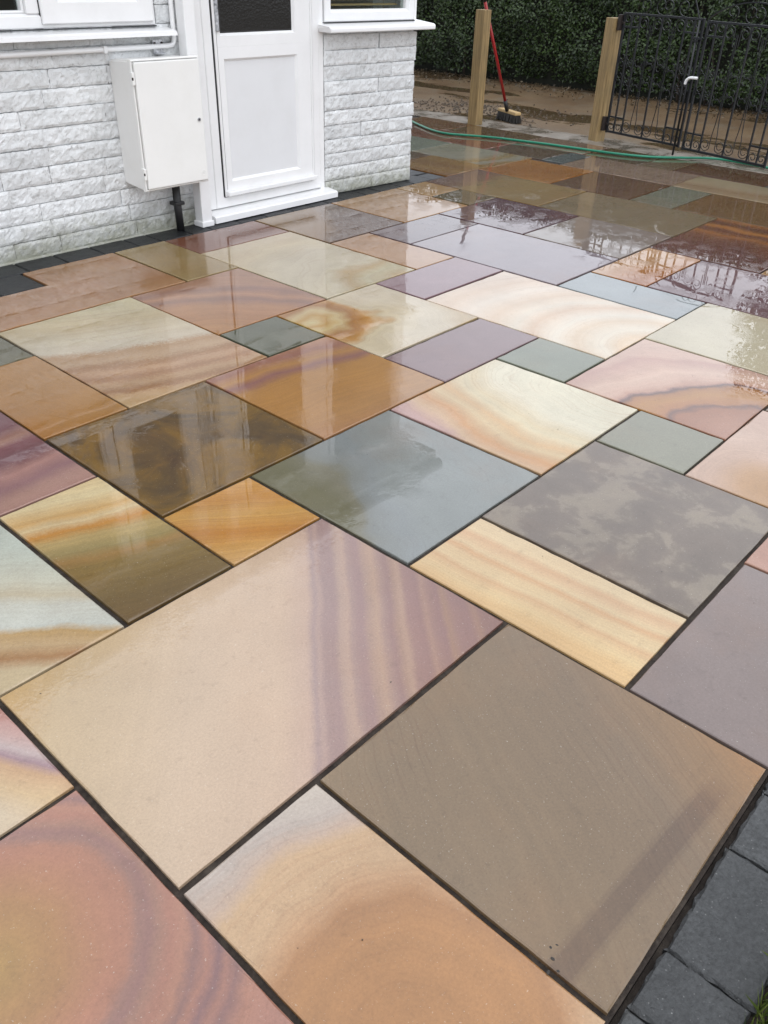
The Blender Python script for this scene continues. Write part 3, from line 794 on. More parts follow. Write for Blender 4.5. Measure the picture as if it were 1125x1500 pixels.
slab_count = 0
def add_slab(spec, poly=None):
    global slab_count
    slab_count += 1
    mode, v0, w0, v1, w1, lab = spec[:6]
    cx, cy = (v0 + v1) / 2 * M, (w0 + w1) / 2 * M
    r = random.Random(slab_count * 17)
    g = [0.0050 + r.uniform(-0.0018, 0.0026) for _ in range(4)]
    if poly is None:
        x0, x1, y0, y1 = v0 * M - cx + g[0], v1 * M - cx - g[1], w0 * M - cy + g[2], w1 * M - cy - g[3]
        poly = [(x0, y0), (x1, y0), (x1, y1), (x0, y1)]
    else:
        poly = [(a * M - cx, b * M - cy) for a, b in poly]
    me = slab_me('slab', poly, slab_count)
    o = bpy.data.objects.new('slab', me)
    o.location = (cx, cy, r.uniform(-0.0012, 0.0012))
    o.rotation_euler = (r.uniform(-0.0012, 0.0012), r.uniform(-0.0012, 0.0012), r.uniform(-0.0015, 0.0015))
    COL.objects.link(o)
    me.materials.append(slab_material(spec, slab_count))
    setp(o, patio)
    o['label'] = lab
    mark(v0, w0, v1, w1)

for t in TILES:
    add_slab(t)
# slab cut round the dark corner blocks
gz = 0.018
add_slab(('noise', 3, 6, 6, 8, 'large tan slab notched round the dark blocks', [3.0],
          [(.2, 'A87A54'), (.45, 'B68A62'), (.6, 'B08058'), (.8, 'C09870')], .1, 0.0, 60, .10, 4),
         [(3 + gz, 6 + gz), (6 - gz, 6 + gz), (6 - gz, 8 - gz), (4.4 + gz, 8 - gz), (4.4 + gz, 7.22), (3 + gz, 7.22)])
# slabs beyond the edges of the photograph, in the same random lay
FILL = [(176, 138, 96), (140, 122, 102), (194, 166, 124), (124, 124, 110), (154, 124, 120), (184, 148, 104), (110, 94, 74), (168, 128, 104), (200, 180, 140), (132, 112, 90)]
def free(v, w, dv, dw):
    for i in range(dv * 2):
        for j in range(dw * 2):
            if (v * 2 + i, w * 2 + j) in cover or v + i / 2 >= 21 or w + j / 2 >= 8 or (v + i / 2 < 3 and w + j / 2 >= 7.0): return False
    return True
fr = random.Random(5)
for w in range(-4, 8):
    for v in range(-2, 21):
        opts = [(2, 2), (3, 2), (2, 3), (2, 1), (1, 2), (1, 1)]
        fr.shuffle(opts)
        for dv, dw in opts + [(1, 1)]:
            if free(v, w, dv, dw):
                h = fr.choice(FILL)
                d = 12
                mk = lambda k: tuple(x + k for x in h)
                add_slab(('noise', v, w, v + dv, w + dw, 'sandstone slab', [3.0], [(.25, mk(-d)), (.5, h), (.75, mk(d))], .1, 0.0, 60, .1, 4))
                break

# ------------------------------------------------------------------ charcoal block edgings
def paver_me(name, lx, ly, seed, h=0.06, rough=0.0028, rad=0.0045):
    r = random.Random(seed)
    bm = bmesh.new()
    nx, ny = max(4, int(lx / 0.014)), max(4, int(ly / 0.014))
    vs = {}
    for j in range(ny + 1):
        for i in range(nx + 1):
            fx = 0.0 if i == 0 else 1.0 if i == nx else (0.005 + (lx - 0.01) * (i - 1) / (nx - 2)) / lx
            fy = 0.0 if j == 0 else 1.0 if j == ny else (0.005 + (ly - 0.01) * (j - 1) / (ny - 2)) / ly
            x = -lx / 2 + lx * fx; y = -ly / 2 + ly * fy
            ed = min(lx / 2 - abs(x), ly / 2 - abs(y))
            z = 0.0 if ed > 0.004 else -rad * r.uniform(0.6, 1.4)
            z += rough * noise.noise((x * 22 + seed, y * 22, seed * 0.7))
            jx = r.uniform(-rough, rough) * (1 if ed < 0.004 else 0.2)
            vs[i, j] = bm.verts.new((x + jx, y + r.uniform(-rough, rough) * (1 if ed < 0.004 else 0.2), z))
    for j in range(ny):
        for i in range(nx):
            bm.faces.new((vs[i, j], vs[i + 1, j], vs[i + 1, j + 1], vs[i, j + 1]))
    ring = [vs[i, 0] for i in range(nx + 1)] + [vs[nx, j] for j in range(1, ny + 1)] + [vs[i, ny] for i in range(nx - 1, -1, -1)] + [vs[0, j] for j in range(ny - 1, 0, -1)]
    low = [bm.verts.new((v.co.x * 1.0, v.co.y * 1.0, -h)) for v in ring]
    m = len(ring)
    for k in range(m):
        bm.faces.new((ring[(k + 1) % m], ring[k], low[k], low[(k + 1) % m]))
    me = bpy.data.meshes.new(name)
    bm.to_mesh(me); bm.free()
    for p in me.polygons: p.use_smooth = False
    return me

edging = link_mesh('block_edging', box_me('block_edging', (-2.1 * M, -4.56 * M, -0.12), (12 * M, -4.0 * M - 0.0005, -0.022)), GROUT)
tag(edging, kind='structure')
cuts = [-2.0, -1.2, -0.5, 0.28, 0.62, 1.12, 1.51, 2.31, 2.82, 3.6, 4.1, 4.9, 5.7, 6.2, 7.0, 7.8, 8.3, 9.1, 9.9, 10.4, 11.2, 12.0]
for i in range(len(cuts) - 1):
    a, b = cuts[i] * M, cuts[i + 1] * M
    ly = 0.140
    o = link_mesh('paver', paver_me('paver', b - a - 0.004, ly, 100 + i), PAVER, None,
                  ((a + b) / 2, -4.0 * M - 0.009 - ly / 2, -0.004 + rnd.uniform(-0.003, 0.002)), (rnd.uniform(-0.015, 0.015), rnd.uniform(-0.01, 0.01), rnd.uniform(-0.02, 0.02)))
    setp(o, edging)

hedging = link_mesh('house_edging', boxes_me('house_edging', [((-3.5, 8.0 * M + 0.0005, -0.12), (4.6, 2.66, -0.013)), ((4.2, 2.66, -0.12), (14.75 * M - 0.001, 6.0, -0.0131)), ((-2.1 * M, 7.22 * M, -0.008), (4.4 * M, 8.0 * M, -0.0085))]), GROUT)
tag(hedging, kind='structure')
x = -3.4; i = 0
while x < 4.45:
    L = rnd.choice((0.2, 0.2, 0.135, 0.16, 0.2))
    if x + L > 4.49: L = 4.495 - x
    ly = 0.168 if x < 4.2 else 0.15
    o = link_mesh('paver', paver_me('paver', L - 0.004, ly, 300 + i, rough=0.0016, rad=0.004), PAVER_H, None, (x + L / 2, 2.447 + ly / 2, -0.002 + rnd.uniform(-0.001, 0.001)), (0, 0, rnd.uniform(-0.006, 0.006)))
    setp(o, hedging); x += L; i += 1
y = 2.62
while y < 5.8:
    L = rnd.choice((0.2, 0.2, 0.16))
    o = link_mesh('paver', paver_me('paver', 0.225, L - 0.004, 500 + i, rough=0.0016, rad=0.004), PAVER_H, None, (4.38, y + L / 2, -0.002), (0, 0, rnd.uniform(-0.006, 0.006)))
    setp(o, hedging); y += L; i += 1
for (x0, x1) in ((0.55, 0.75), (0.75, 0.95), (0.95, 1.135), (1.135, 1.337)):
    o = link_mesh('paver', paver_me('paver', x1 - x0 - 0.004, 0.222, 600 + i, rough=0.0016, rad=0.004), PAVER_H, None, ((x0 + x1) / 2, 2.326, -0.0012 + rnd.uniform(-0.001, 0.001)), (0, 0, rnd.uniform(-0.006, 0.006)))
    setp(o, hedging); i += 1

# ------------------------------------------------------------------ house
house = empty('house', (0, 2.62, 0))
tag(house, 'white painted stone house with plastic door and bay window', 'house')

# solid backing of the walls (bricks are set on it)
WY = 2.622
wall = link_mesh('wall', boxes_me('wall', [
    ((-4, WY, -0.12), (2.62, 2.85, 0.93)),
    ((-4, WY + .0003, 0.9301), (0.40, 2.85, 2.05)),
    ((2.345, WY + .0003, 0.9301), (2.62, 2.85, 2.05)),
    ((-4, WY + .0006, 2.0501), (3.47, 2.85, 2.30)),
    ((4.0, 2.70, -0.12), (4.20, 9.0, 2.30)),
    ((-4.2, WY, -0.12), (-4.0, 9.0, 2.30)),
    ((-4.2, 9.0, -0.12), (4.2, 9.2, 2.30))]), STONE, house)
bay_rz = math.atan2(-0.055, 0.770)
bay_o = Vector((3.468, 2.588, 0))
bay_wall = link_mesh('bay_wall', boxes_me('bay_wall', [((0.002, 0.022, -0.12), (0.752, 0.25, 0.895))]), STONE, house, bay_o, (0, 0, bay_rz))
link_mesh('bay_lintel', boxes_me('bay_lintel', [((0.002, 0.022, 2.05), (0.752, 0.25, 2.30))]), STONE, house, bay_o, (0, 0, bay_rz))
bay_wall['label'] = 'stone wall below the bay window'

def brick_me(L, h, seed, corner=0):
    r = random.Random(seed)
    nx = max(4, int(L / 0.015)); nz = 6
    verts, faces = [], []
    for j in range(nz + 1):
        for i in range(nx + 1):
            u = i / nx; v = j / nz
            x = L * u; z = h * v
            e = min(min(u, 1 - u) * L / 0.009, min(v, 1 - v) * h / 0.009, 1.0)
            d = 0.007 + 0.006 * noise.noise((x * 9 + seed * 3.1, z * 12, seed)) + 0.006 * noise.noise((x * 36 + seed, z * 30, seed * 2.0)) + 0.004 * noise.noise((x * 90 + seed, z * 80, seed * 1.3))
            y = -(0.002 + max(0.0, d) * (0.45 + 0.55 * e)) - 0.004
            jx = r.uniform(-0.002, 0.002) if i in (0, nx) else r.uniform(-0.004, 0.004)
            jz = r.uniform(-0.0016, 0.0016)
            verts.append((x + jx, y, z + jz))
    fr = lambda i, j: j * (nx + 1) + i
    for j in range(nz):
        for i in range(nx):
            faces.append((fr(i, j), fr(i + 1, j), fr(i + 1, j + 1), fr(i, j + 1)))
    ring = [fr(i, 0) for i in range(nx + 1)] + [fr(nx, j) for j in range(1, nz + 1)] + [fr(i, nz) for i in range(nx - 1, -1, -1)] + [fr(0, j) for j in range(nz - 1, 0, -1)]
    b0 = len(verts)
    for k in ring: verts.append((verts[k][0], 0.03, verts[k][2]))
    m = len(ring)
    for k in range(m):
        faces.append((ring[(k + 1) % m], ring[k], b0 + k, b0 + (k + 1) % m))
    return mesh_from('brick', verts, faces, False)
BR = {}
COURSE = 0.0805
def get_brick(L, v):
    L = max(0.05, round(L / 0.02) * 0.02)
    k = (round(L, 2), v)
    if k not in BR:
        BR[k] = brick_me(L - 0.0025, COURSE - 0.0038, int(L * 1000) + v * 77)
    return BR[k], L

def lay_bricks(parent, rows, span_fn, base, rz=0.0, seed=1):
    r = random.Random(seed)
    for k in rows:
        for (x0, x1) in span_fn(k):
            x = x0
            first = True
            while x < x1 - 0.03:
                L = r.choice((0.24, 0.34, 0.44, 0.50, 0.56, 0.30))
                if first: L *= r.choice((1.0, 0.6, 0.8)); first = False
                if x1 - (x + L) < 0.09: L = x1 - x
                me, LL = get_brick(L, r.randint(0, 2))
                o = bpy.data.objects.new('brick', me)
                if not me.materials: me.materials.append(STONE)
                p = Matrix.Rotation(rz, 4, 'Z') @ Vector((x + 0.0035, r.uniform(-0.004, 0.003), k * COURSE + 0.003))
                o.location = base + p
                o.rotation_euler = (0, r.uniform(-0.003, 0.003), rz)
                COL.objects.link(o)
                setp(o, parent)
                x += L
def spans(k):
    z = k * COURSE
    if z < 0.90: return [(-1.0, 2.50 if True else 0)]
    if z < 2.0: return [(2.347, 2.60)]
    return [(0.0, 3.44)]
lay_bricks(wall, list(range(0, 28)), spans, Vector((0, WY - 0.002, 0)), 0.0, 3)
lay_bricks(bay_wall, list(range(0, 11)), lambda k: [(0.0, 0.765)], bay_o + Vector((0, 0.020, 0)), bay_rz, 9)
plinth = link_mesh('plinth', boxes_me('plinth', [((-4, 2.600, -0.1), (2.50, 2.6215, 0.006))], 0.004), STONE, house)

# roof
ey, ez = 2.40, 2.24
roof = link_mesh('roof', mesh_from('roof', [(-4.5, ey, ez + .09), (4.52, ey, ez + .09), (4.52, 5.8, 4.25), (-4.5, 5.8, 4.25), (-4.5, 9.3, ez + .09), (4.52, 9.3, ez + .09)], [(0, 1, 2, 3), (3, 2, 5, 4), (0, 3, 4), (1, 5, 2)]), ROOFM, house)
link_mesh('fascia', box_me('fascia', (-4.5, ey - .02, ez - .06), (4.52, ey, ez + .085), 0.003), UPVC, roof)
link_mesh('soffit', box_me('soffit', (-4.5, ey + .001, ez - .055), (4.519, 2.9, ez - .04)), UPVC, roof)
link_mesh('gutter', tube_me('gutter', [(-4.5, ey - .07, ez + .05), (4.5, ey - .07, ez + .05)], 0.05, 10), UPVC, roof)

# window to the left of the door
win = link_mesh('window', frame_me('window', 0.40, 2.343, 0.962, 2.05, 0.058, 2.605, 2.69), UPVC, house)
win['label'] = 'white plastic casement window beside the door'
link_mesh('mullion', box_me('mullion', (1.69, 2.607, 1.02), (1.748, 2.688, 1.99), 0.003), UPVC, win)
link_mesh('glazing_bead', frame_me('bead', 0.458, 1.69, 1.020, 1.992, 0.012, 2.622, 2.66, 0.006), UPVC, win)
link_mesh('pane', box_me('pane', (0.466, 2.652, 1.028), (1.682, 2.656, 1.984)), GLASS, win)
link_mesh('sash', frame_me('sash', 1.752, 2.325, 0.980, 2.030, 0.100, 2.588, 2.66, 0.02), UPVC, win)
link_mesh('pane', box_me('pane', (1.846, 2.640, 1.074), (2.231, 2.644, 1.936)), GLASS, win)
sill = mesh_from('window_sill', [(0.2, 2.69, .962), (2.408, 2.69, .962), (2.408, 2.545, .945), (0.2, 2.545, .945), (0.2, 2.527, .938), (2.408, 2.527, .938), (2.408, 2.525, .922), (0.2, 2.525, .922), (2.408, 2.55, .922), (0.2, 2.55, .922), (2.408, 2.55, .932), (0.2, 2.55, .932), (2.408, 2.69, .932), (0.2, 2.69, .932)],
                 [(3, 2, 1, 0), (4, 5, 2, 3), (7, 6, 5, 4), (9, 8, 6, 7), (11, 10, 8, 9), (13, 12, 10, 11), (1, 2, 5, 6, 8, 10, 12), (0, 13, 11, 9, 7, 4, 3)])
link_mesh('window_sill', sill, UPVC, win)
link_mesh('room_wall', box_me('room_wall', (-3.9, 4.2, 0.0), (3.9, 4.3, 2.2)), ROOM, house)
link_mesh('room_floor', box_me('room_floor', (-3.9, 2.86, 0.0), (3.9, 8.9, 0.05)), ROOM, house)
link_mesh('ceiling', box_me('ceiling', (-4.19, 2.852, 2.20), (4.19, 8.99, 2.23)), ROOM, house)

# overflow pipe under the sill, turning up the wall
pp = [(-1.0, 2.585, 0.862), (1.0, 2.585, 0.867), (2.385, 2.585, 0.874), (2.412, 2.585, 0.877), (2.424, 2.585, 0.890), (2.427, 2.585, 0.925), (2.428, 2.585, 1.4), (2.428, 2.585, 2.0)]
pipe = link_mesh('pipe', tube_me('pipe', pp, 0.0115, 10), UPVC, house)
pipe['label'] = 'thin white overflow pipe under the window sill'
for px_, pz_ in ((1.2, .868), (2.02, .872)):
    link_mesh('pipe_clip', box_me('pipe_clip', (px_, 2.57, pz_ - .015), (px_ + .018, 2.60, pz_ + .015), 0.003), UPVC, pipe)
# square downpipe
dp = link_mesh('downpipe', boxes_me('downpipe', [((2.440, 2.505, 0.012), (2.507, 2.572, 2.16))], 0.006), UPVC, house)
dp['label'] = 'square white downpipe beside the door'
link_mesh('shoe', boxes_me('shoe', [((2.433, 2.498, 0.0), (2.514, 2.579, 0.03))], 0.006), UPVC, dp)
link_mesh('bracket', boxes_me('bracket', [((2.408, 2.500, 1.30), (2.512, 2.62, 1.33))], 0.004), UPVC, dp)

# door
door = link_mesh('door', frame_me('door', 2.609, 3.425, 0.055, 2.05, 0.062, 2.590, 2.66, 0.01), UPVC, house)
door['label'] = 'white plastic half glazed door'
link_mesh('jamb', box_me('jamb', (2.566, 2.594, 0.056), (2.6085, 2.66, 2.05), 0.002), UPVC, door)
leaf = link_mesh('leaf', frame_me('leaf', 2.672, 3.368, 0.112, 1.995, 0.020, 2.583, 2.65, 0.006), UPVC, door)
rails = boxes_me('rail', [((2.690, 2.5865, 0.130), (2.700, 2.64, 1.98))])
def leaf_ring(name, x0, x1, z0, z1, ix0, ix1, iz0, iz1, y):
    v = [(x0, y, z0), (x1, y, z0), (x1, y, z1), (x0, y, z1), (ix0, y, iz0), (ix1, y, iz0), (ix1, y, iz1), (ix0, y, iz1)]
    s = 0.013
    v += [(ix0 + s, y + .014, iz0 + s), (ix1 - s, y + .014, iz0 + s), (ix1 - s, y + .014, iz1 - s), (ix0 + s, y + .014, iz1 - s)]
    f = []
    for a in (0, 4):
        for k in range(4):
            k2 = (k + 1) % 4
            f.append((a + k, a + k2, a + 4 + k2, a + 4 + k))
    return mesh_from(name, v, f)
bpy.data.meshes.remove(rails)
link_mesh('lower_rails', leaf_ring('lower_rails', 2.690, 3.350, 0.130, 0.855, 2.728, 3.250, 0.190, 0.800, 2.585), UPVC, door)
link_mesh('upper_rails', leaf_ring('upper_rails', 2.690, 3.350, 0.8552, 1.98, 2.712, 3.236, 0.905, 1.90, 2.585), UPVC, door)
link_mesh('panel', box_me('panel', (2.735, 2.598, 0.197), (3.243, 2.62, 0.793)), PANEL, door)
SEAL_SHADE = simple('rubber_seal_shade', (0.035, 0.036, 0.038), 0.6)  # rubber of the seals, also the colour for painted gap shade
link_mesh('seal_shade_line', frame_me('seal_shade_line', 2.6685, 3.3715, 0.1085, 1.9985, 0.004, 2.5875, 2.60, 0.001), SEAL_SHADE, door)
link_mesh('seal_shade_line', frame_me('seal_shade_line', 2.7255, 3.2225, 0.9185, 1.8865, 0.005, 2.5965, 2.60, 0.001), SEAL_SHADE, door)
link_mesh('seal_shade_line', frame_me('seal_shade_line', 1.7485, 2.3285, 0.9765, 2.0335, 0.005, 2.6035, 2.62, 0.001), SEAL_SHADE, win)
link_mesh('seal_shade_line', box_me('seal_shade_line', (0.40, 2.598, 0.9575), (2.343, 2.66, 0.9622)), SEAL_SHADE, win)  # dark strip standing in for the shaded gap above the sill
link_mesh('weather_bar', box_me('weather_bar', (2.675, 2.555, 0.118), (3.365, 2.584, 0.142), 0.005), UPVC, door)
link_mesh('pane', box_me('pane', (2.72, 2.598, 0.912), (3.228, 2.61, 1.893)), mat_obscure(), door)
link_mesh('handle', boxes_me('handle', [((2.684, 2.572, 0.925), (2.706, 2.5865, 1.16)), ((2.688, 2.535, 1.075), (2.81, 2.555, 1.097))], 0.006), ZINC, door)
step = mesh_from('door_sill', [(2.530, 2.66, .056), (3.490, 2.66, .056), (3.490, 2.515, .040), (2.530, 2.515, .040), (3.490, 2.505, .034), (2.530, 2.505, .034), (3.490, 2.505, .004), (2.530, 2.505, .004), (3.490, 2.66, .004), (2.530, 2.66, .004)],
                 [(3, 2, 1, 0), (5, 4, 2, 3), (7, 6, 4, 5), (9, 8, 6, 7), (1, 2, 4, 6, 8), (0, 9, 7, 5, 3)])
link_mesh('door_sill', step, UPVC, door)
link_mesh('frame_post', box_me('frame_post', (3.4255, 2.594, 0.0), (3.462, 2.70, 2.05), 0.002), UPVC, door)

# bay window
bw = link_mesh('bay_window', frame_me('bay_window', 0.012, 0.745, 0.948, 2.05, 0.062, 0.012, 0.075, 0.016), UPVC, house, bay_o, (0, 0, bay_rz))
bw['label'] = 'white bay window with a pale wooden blind inside'
link_mesh('pane', box_me('pane', (0.07, 0.050, 1.006), (0.69, 0.054, 1.99)), GLASS, bw, bay_o, (0, 0, bay_rz))
link_mesh('side_post', box_me('side_post', (0.7455, 0.014, 0.948), (0.765, 0.30, 2.05), 0.002), UPVC, bw, bay_o, (0, 0, bay_rz))
bs = mesh_from('bay_sill', [(-.055, .10, .950), (.83, .10, .950), (.83, -.085, .934), (-.045, -.085, .934), (.83, -.098, .926), (-.03, -.098, .926), (.83, -.098, .902), (-.03, -.098, .902), (.83, .10, .902), (-.055, .10, .902)],
               [(3, 2, 1, 0), (5, 4, 2, 3), (7, 6, 4, 5), (9, 8, 6, 7), (1, 2, 4, 6, 8), (0, 9, 7, 5, 3)])
link_mesh('seal_shade_line', box_me('seal_shade_line', (0.012, 0.006, 0.9435), (0.745, 0.07, 0.9482)), SEAL_SHADE, bw, bay_o, (0, 0, bay_rz))  # dark strip, paints the shade between bay frame and sill
link_mesh('gap_shade_strip', box_me('gap_shade_strip', (-0.006, 0.03, 0.0), (0.0015, 0.1, 0.90)), SEAL_SHADE, bw, bay_o, (0, 0, bay_rz))  # dark strip drawn as the shade between door frame and bay
bs_o = link_mesh('bay_sill', bs, UPVC, bw, bay_o, (0, 0, bay_rz))
bv_ = bs_o.modifiers.new('bevel', 'BEVEL'); bv_.width = 0.006; bv_.segments = 2

# wooden blind inside the bay
SLAT = simple('pale_wood_slat', hexc('C6A878')[:3], 0.5, var=0.1, vscale=20)
blind = empty('venetian_blind', bay_o + Vector((0.37, 0.075, 0.972)), bay_rz)
tag(blind, 'pale wooden slatted blind behind the bay window glass', 'blind')
slat_me = box_me('slat', (-0.31, -0.0125, -0.0012), (0.31, 0.0125, 0.0012))
for k in range(36):
    local('slat', slat_me, SLAT, blind, (0, 0, 0.030 + k * 0.028), (R(20), 0, 0))
local('bottom_rail', box_me('bottom_rail', (-0.312, -0.024, 0.0), (0.312, 0.024, 0.014), 0.003), SLAT, blind)
for sx in (-0.2, 0.2):
    local('cord', tube_me('cord', [(sx, 0, 0), (sx, 0, 1.04)], 0.0012, 5), SLAT, blind)

# ------------------------------------------------------------------ meter cabinet
cab = empty('meter_cabinet', (2.24, 2.60, 0.262))
tag(cab, 'white plastic meter cabinet fixed to the stone wall', 'meter cabinet')
def taper_box(name, w, d, h, t0, t1, bev):
    bm = bmesh.new()
    bmesh.ops.create_cube(bm, size=1)
    for v in bm.verts:
        fr_ = v.co.y < 0
        s = t1 if fr_ else t0
        top, lft = v.co.z > 0, v.co.x < 0
        v.co = Vector(((-w / 2 + s) if lft else (w / 2 - s), -d if fr_ else 0.012, (h - s) if top else (s)))
    bmesh.ops.bevel(bm, geom=list(bm.edges), offset=bev, segments=3, affect='EDGES')
    me = bpy.data.meshes.new(name); bm.to_mesh(me); bm.free()
    return me
local('body', taper_box('body', 0.385, 0.178, 0.578, 0.010, 0.0, 0.008), GRP, cab)
cd = local('door', box_me('door', (-0.181, -0.199, 0.010), (0.187, -0.1815, 0.570), 0.006, 3), GRP, cab)
local('rim', frame_me('rim', -0.1925, 0.1935, -0.001, 0.581, 0.009, -0.190, -0.165, 0.003), GRP, cab)
for hz in (0.055, 0.475):
    local('hinge', boxes_me('hinge', [((-0.199, -0.200, hz), (-0.184, -0.176, hz + 0.055))], 0.004), GRP, cab)
    local('hinge_pin', boxes_me('hinge_pin', [((-0.1995, -0.2012, hz + 0.022), (-0.193, -0.196, hz + 0.034))], 0.001), DARKMETAL, cab)
lk = tube_me('lock', [(0.158, -0.1985, 0.30), (0.158, -0.2035, 0.30)], 0.0085, 14, False)
lko = local('lock', lk, ZINC, cd)
local('keyhole', tube_me('keyhole', [(0.158, -0.2030, 0.30), (0.158, -0.2045, 0.30)], 0.004, 6, False), BLACKP, cd)
ring = [(0.160 + 0.013 * math.cos(a), -0.1992, 0.047 + 0.013 * math.sin(a)) for a in np.linspace(0, 2 * math.pi, 20)]
local('moulded_ring', tube_me('moulded_ring', ring, 0.0011, 5), GRP, cd)
local('moulded_mark', tube_me('moulded_mark', [(0.156, -0.1992, 0.041), (0.156, -0.1992, 0.052), (0.164, -0.1992, 0.042), (0.164, -0.1992, 0.053)], 0.001, 5), GRP, cd)
duct = local('cable_duct', tube_me('cable_duct', [(0.082, -0.045, 0.01), (0.082, -0.045, -0.15), (0.086, -0.045, -0.266)], 0.021, 14), BLACKP, cab)
local('duct_clip', boxes_me('duct_clip', [((0.052, -0.071, -0.130), (0.112, -0.015, -0.112))], 0.004), BLACKP, duct)
brk = boxes_me('bracket', [((0.065, -0.006, 0.575), (0.125, -0.003, 0.640)), ((0.065, -0.03, 0.579), (0.125, -0.006, 0.5825))], 0.001)
local('bracket', brk, ZINC, cab)
for bx_ in (0.075, 0.115):
    local('bolt', tube_me('bolt', [(bx_, -0.005, 0.626), (bx_, -0.012, 0.626)], 0.005, 6, False), DARKMETAL, cab)

# ------------------------------------------------------------------ timber posts
def post(loc, rz, h, label):
    o = link_mesh('timber_post', box_me('timber_post', (-0.049, -0.049, -0.3), (0.049, 0.049, h), 0.003), TIMBER, None, loc, (0, 0, rz))
    return tag(o, label, 'post', 'timber gate posts')
post((6.494, 3.690, 0), R(-2), 0.915, 'square timber post standing in front of the red broom')
p2 = post((6.668, 2.500, 0), R(-20), 0.915, 'square timber post carrying the black iron gate')

# ------------------------------------------------------------------ wrought iron gates
GZ0, GZ1 = 0.0, 0.868
def sq_tube(name, pts, r=0.0055):
    return tube_me(name, pts, r, 4, False)
def spiral(cx, cz, r0, r1, a0, a1, n=22):
    out = []
    for i in range(n + 1):
        t = i / n
        a = a0 + (a1 - a0) * t
        rr = r0 + (r1 - r0) * t
        out.append((cx + rr * math.cos(a), 0, cz + rr * math.sin(a)))
    return out
PI = math.pi
def foot_scroll(sgn):
    """bar that drops from the bay centre, sweeps to the upright and curls"""
    pts = [(0.005 * sgn, 0, 0.80), (0.005 * sgn, 0, 0.42), (0.007 * sgn, 0, 0.30), (0.014 * sgn, 0, 0.20), (0.026 * sgn, 0, 0.115)]
    pts = [tuple(p) for p in cat_rom(pts, 5)]
    sp = spiral(0.066, 0.060, 0.046, 0.017, -2.65 + 2 * PI - 2 * PI, -2.65 + 1.55 * 2 * PI * 0.86, 30)
    sp = [(p[0] * sgn, 0, p[2]) for p in sp]
    return pts[:-1] + sp
def c_scroll(h, w, sgn):
    """C scroll: back touching the upright, ends curling away"""
    pts = []
    top = spiral(0.0, h * 0.25, w * 0.35, w, 2.6 * PI, 1.0 * PI, 22)
    bot = spiral(0.0, -h * 0.25, w, w * 0.35, 1.0 * PI, -0.6 * PI, 22)
    return [(-p[0] * sgn, 0, p[2]) for p in top + bot[1:]]
SC = {}
def smesh(key, pts, r):
    if key not in SC:
        SC[key] = sq_tube('scroll', pts, r)
    return SC[key]

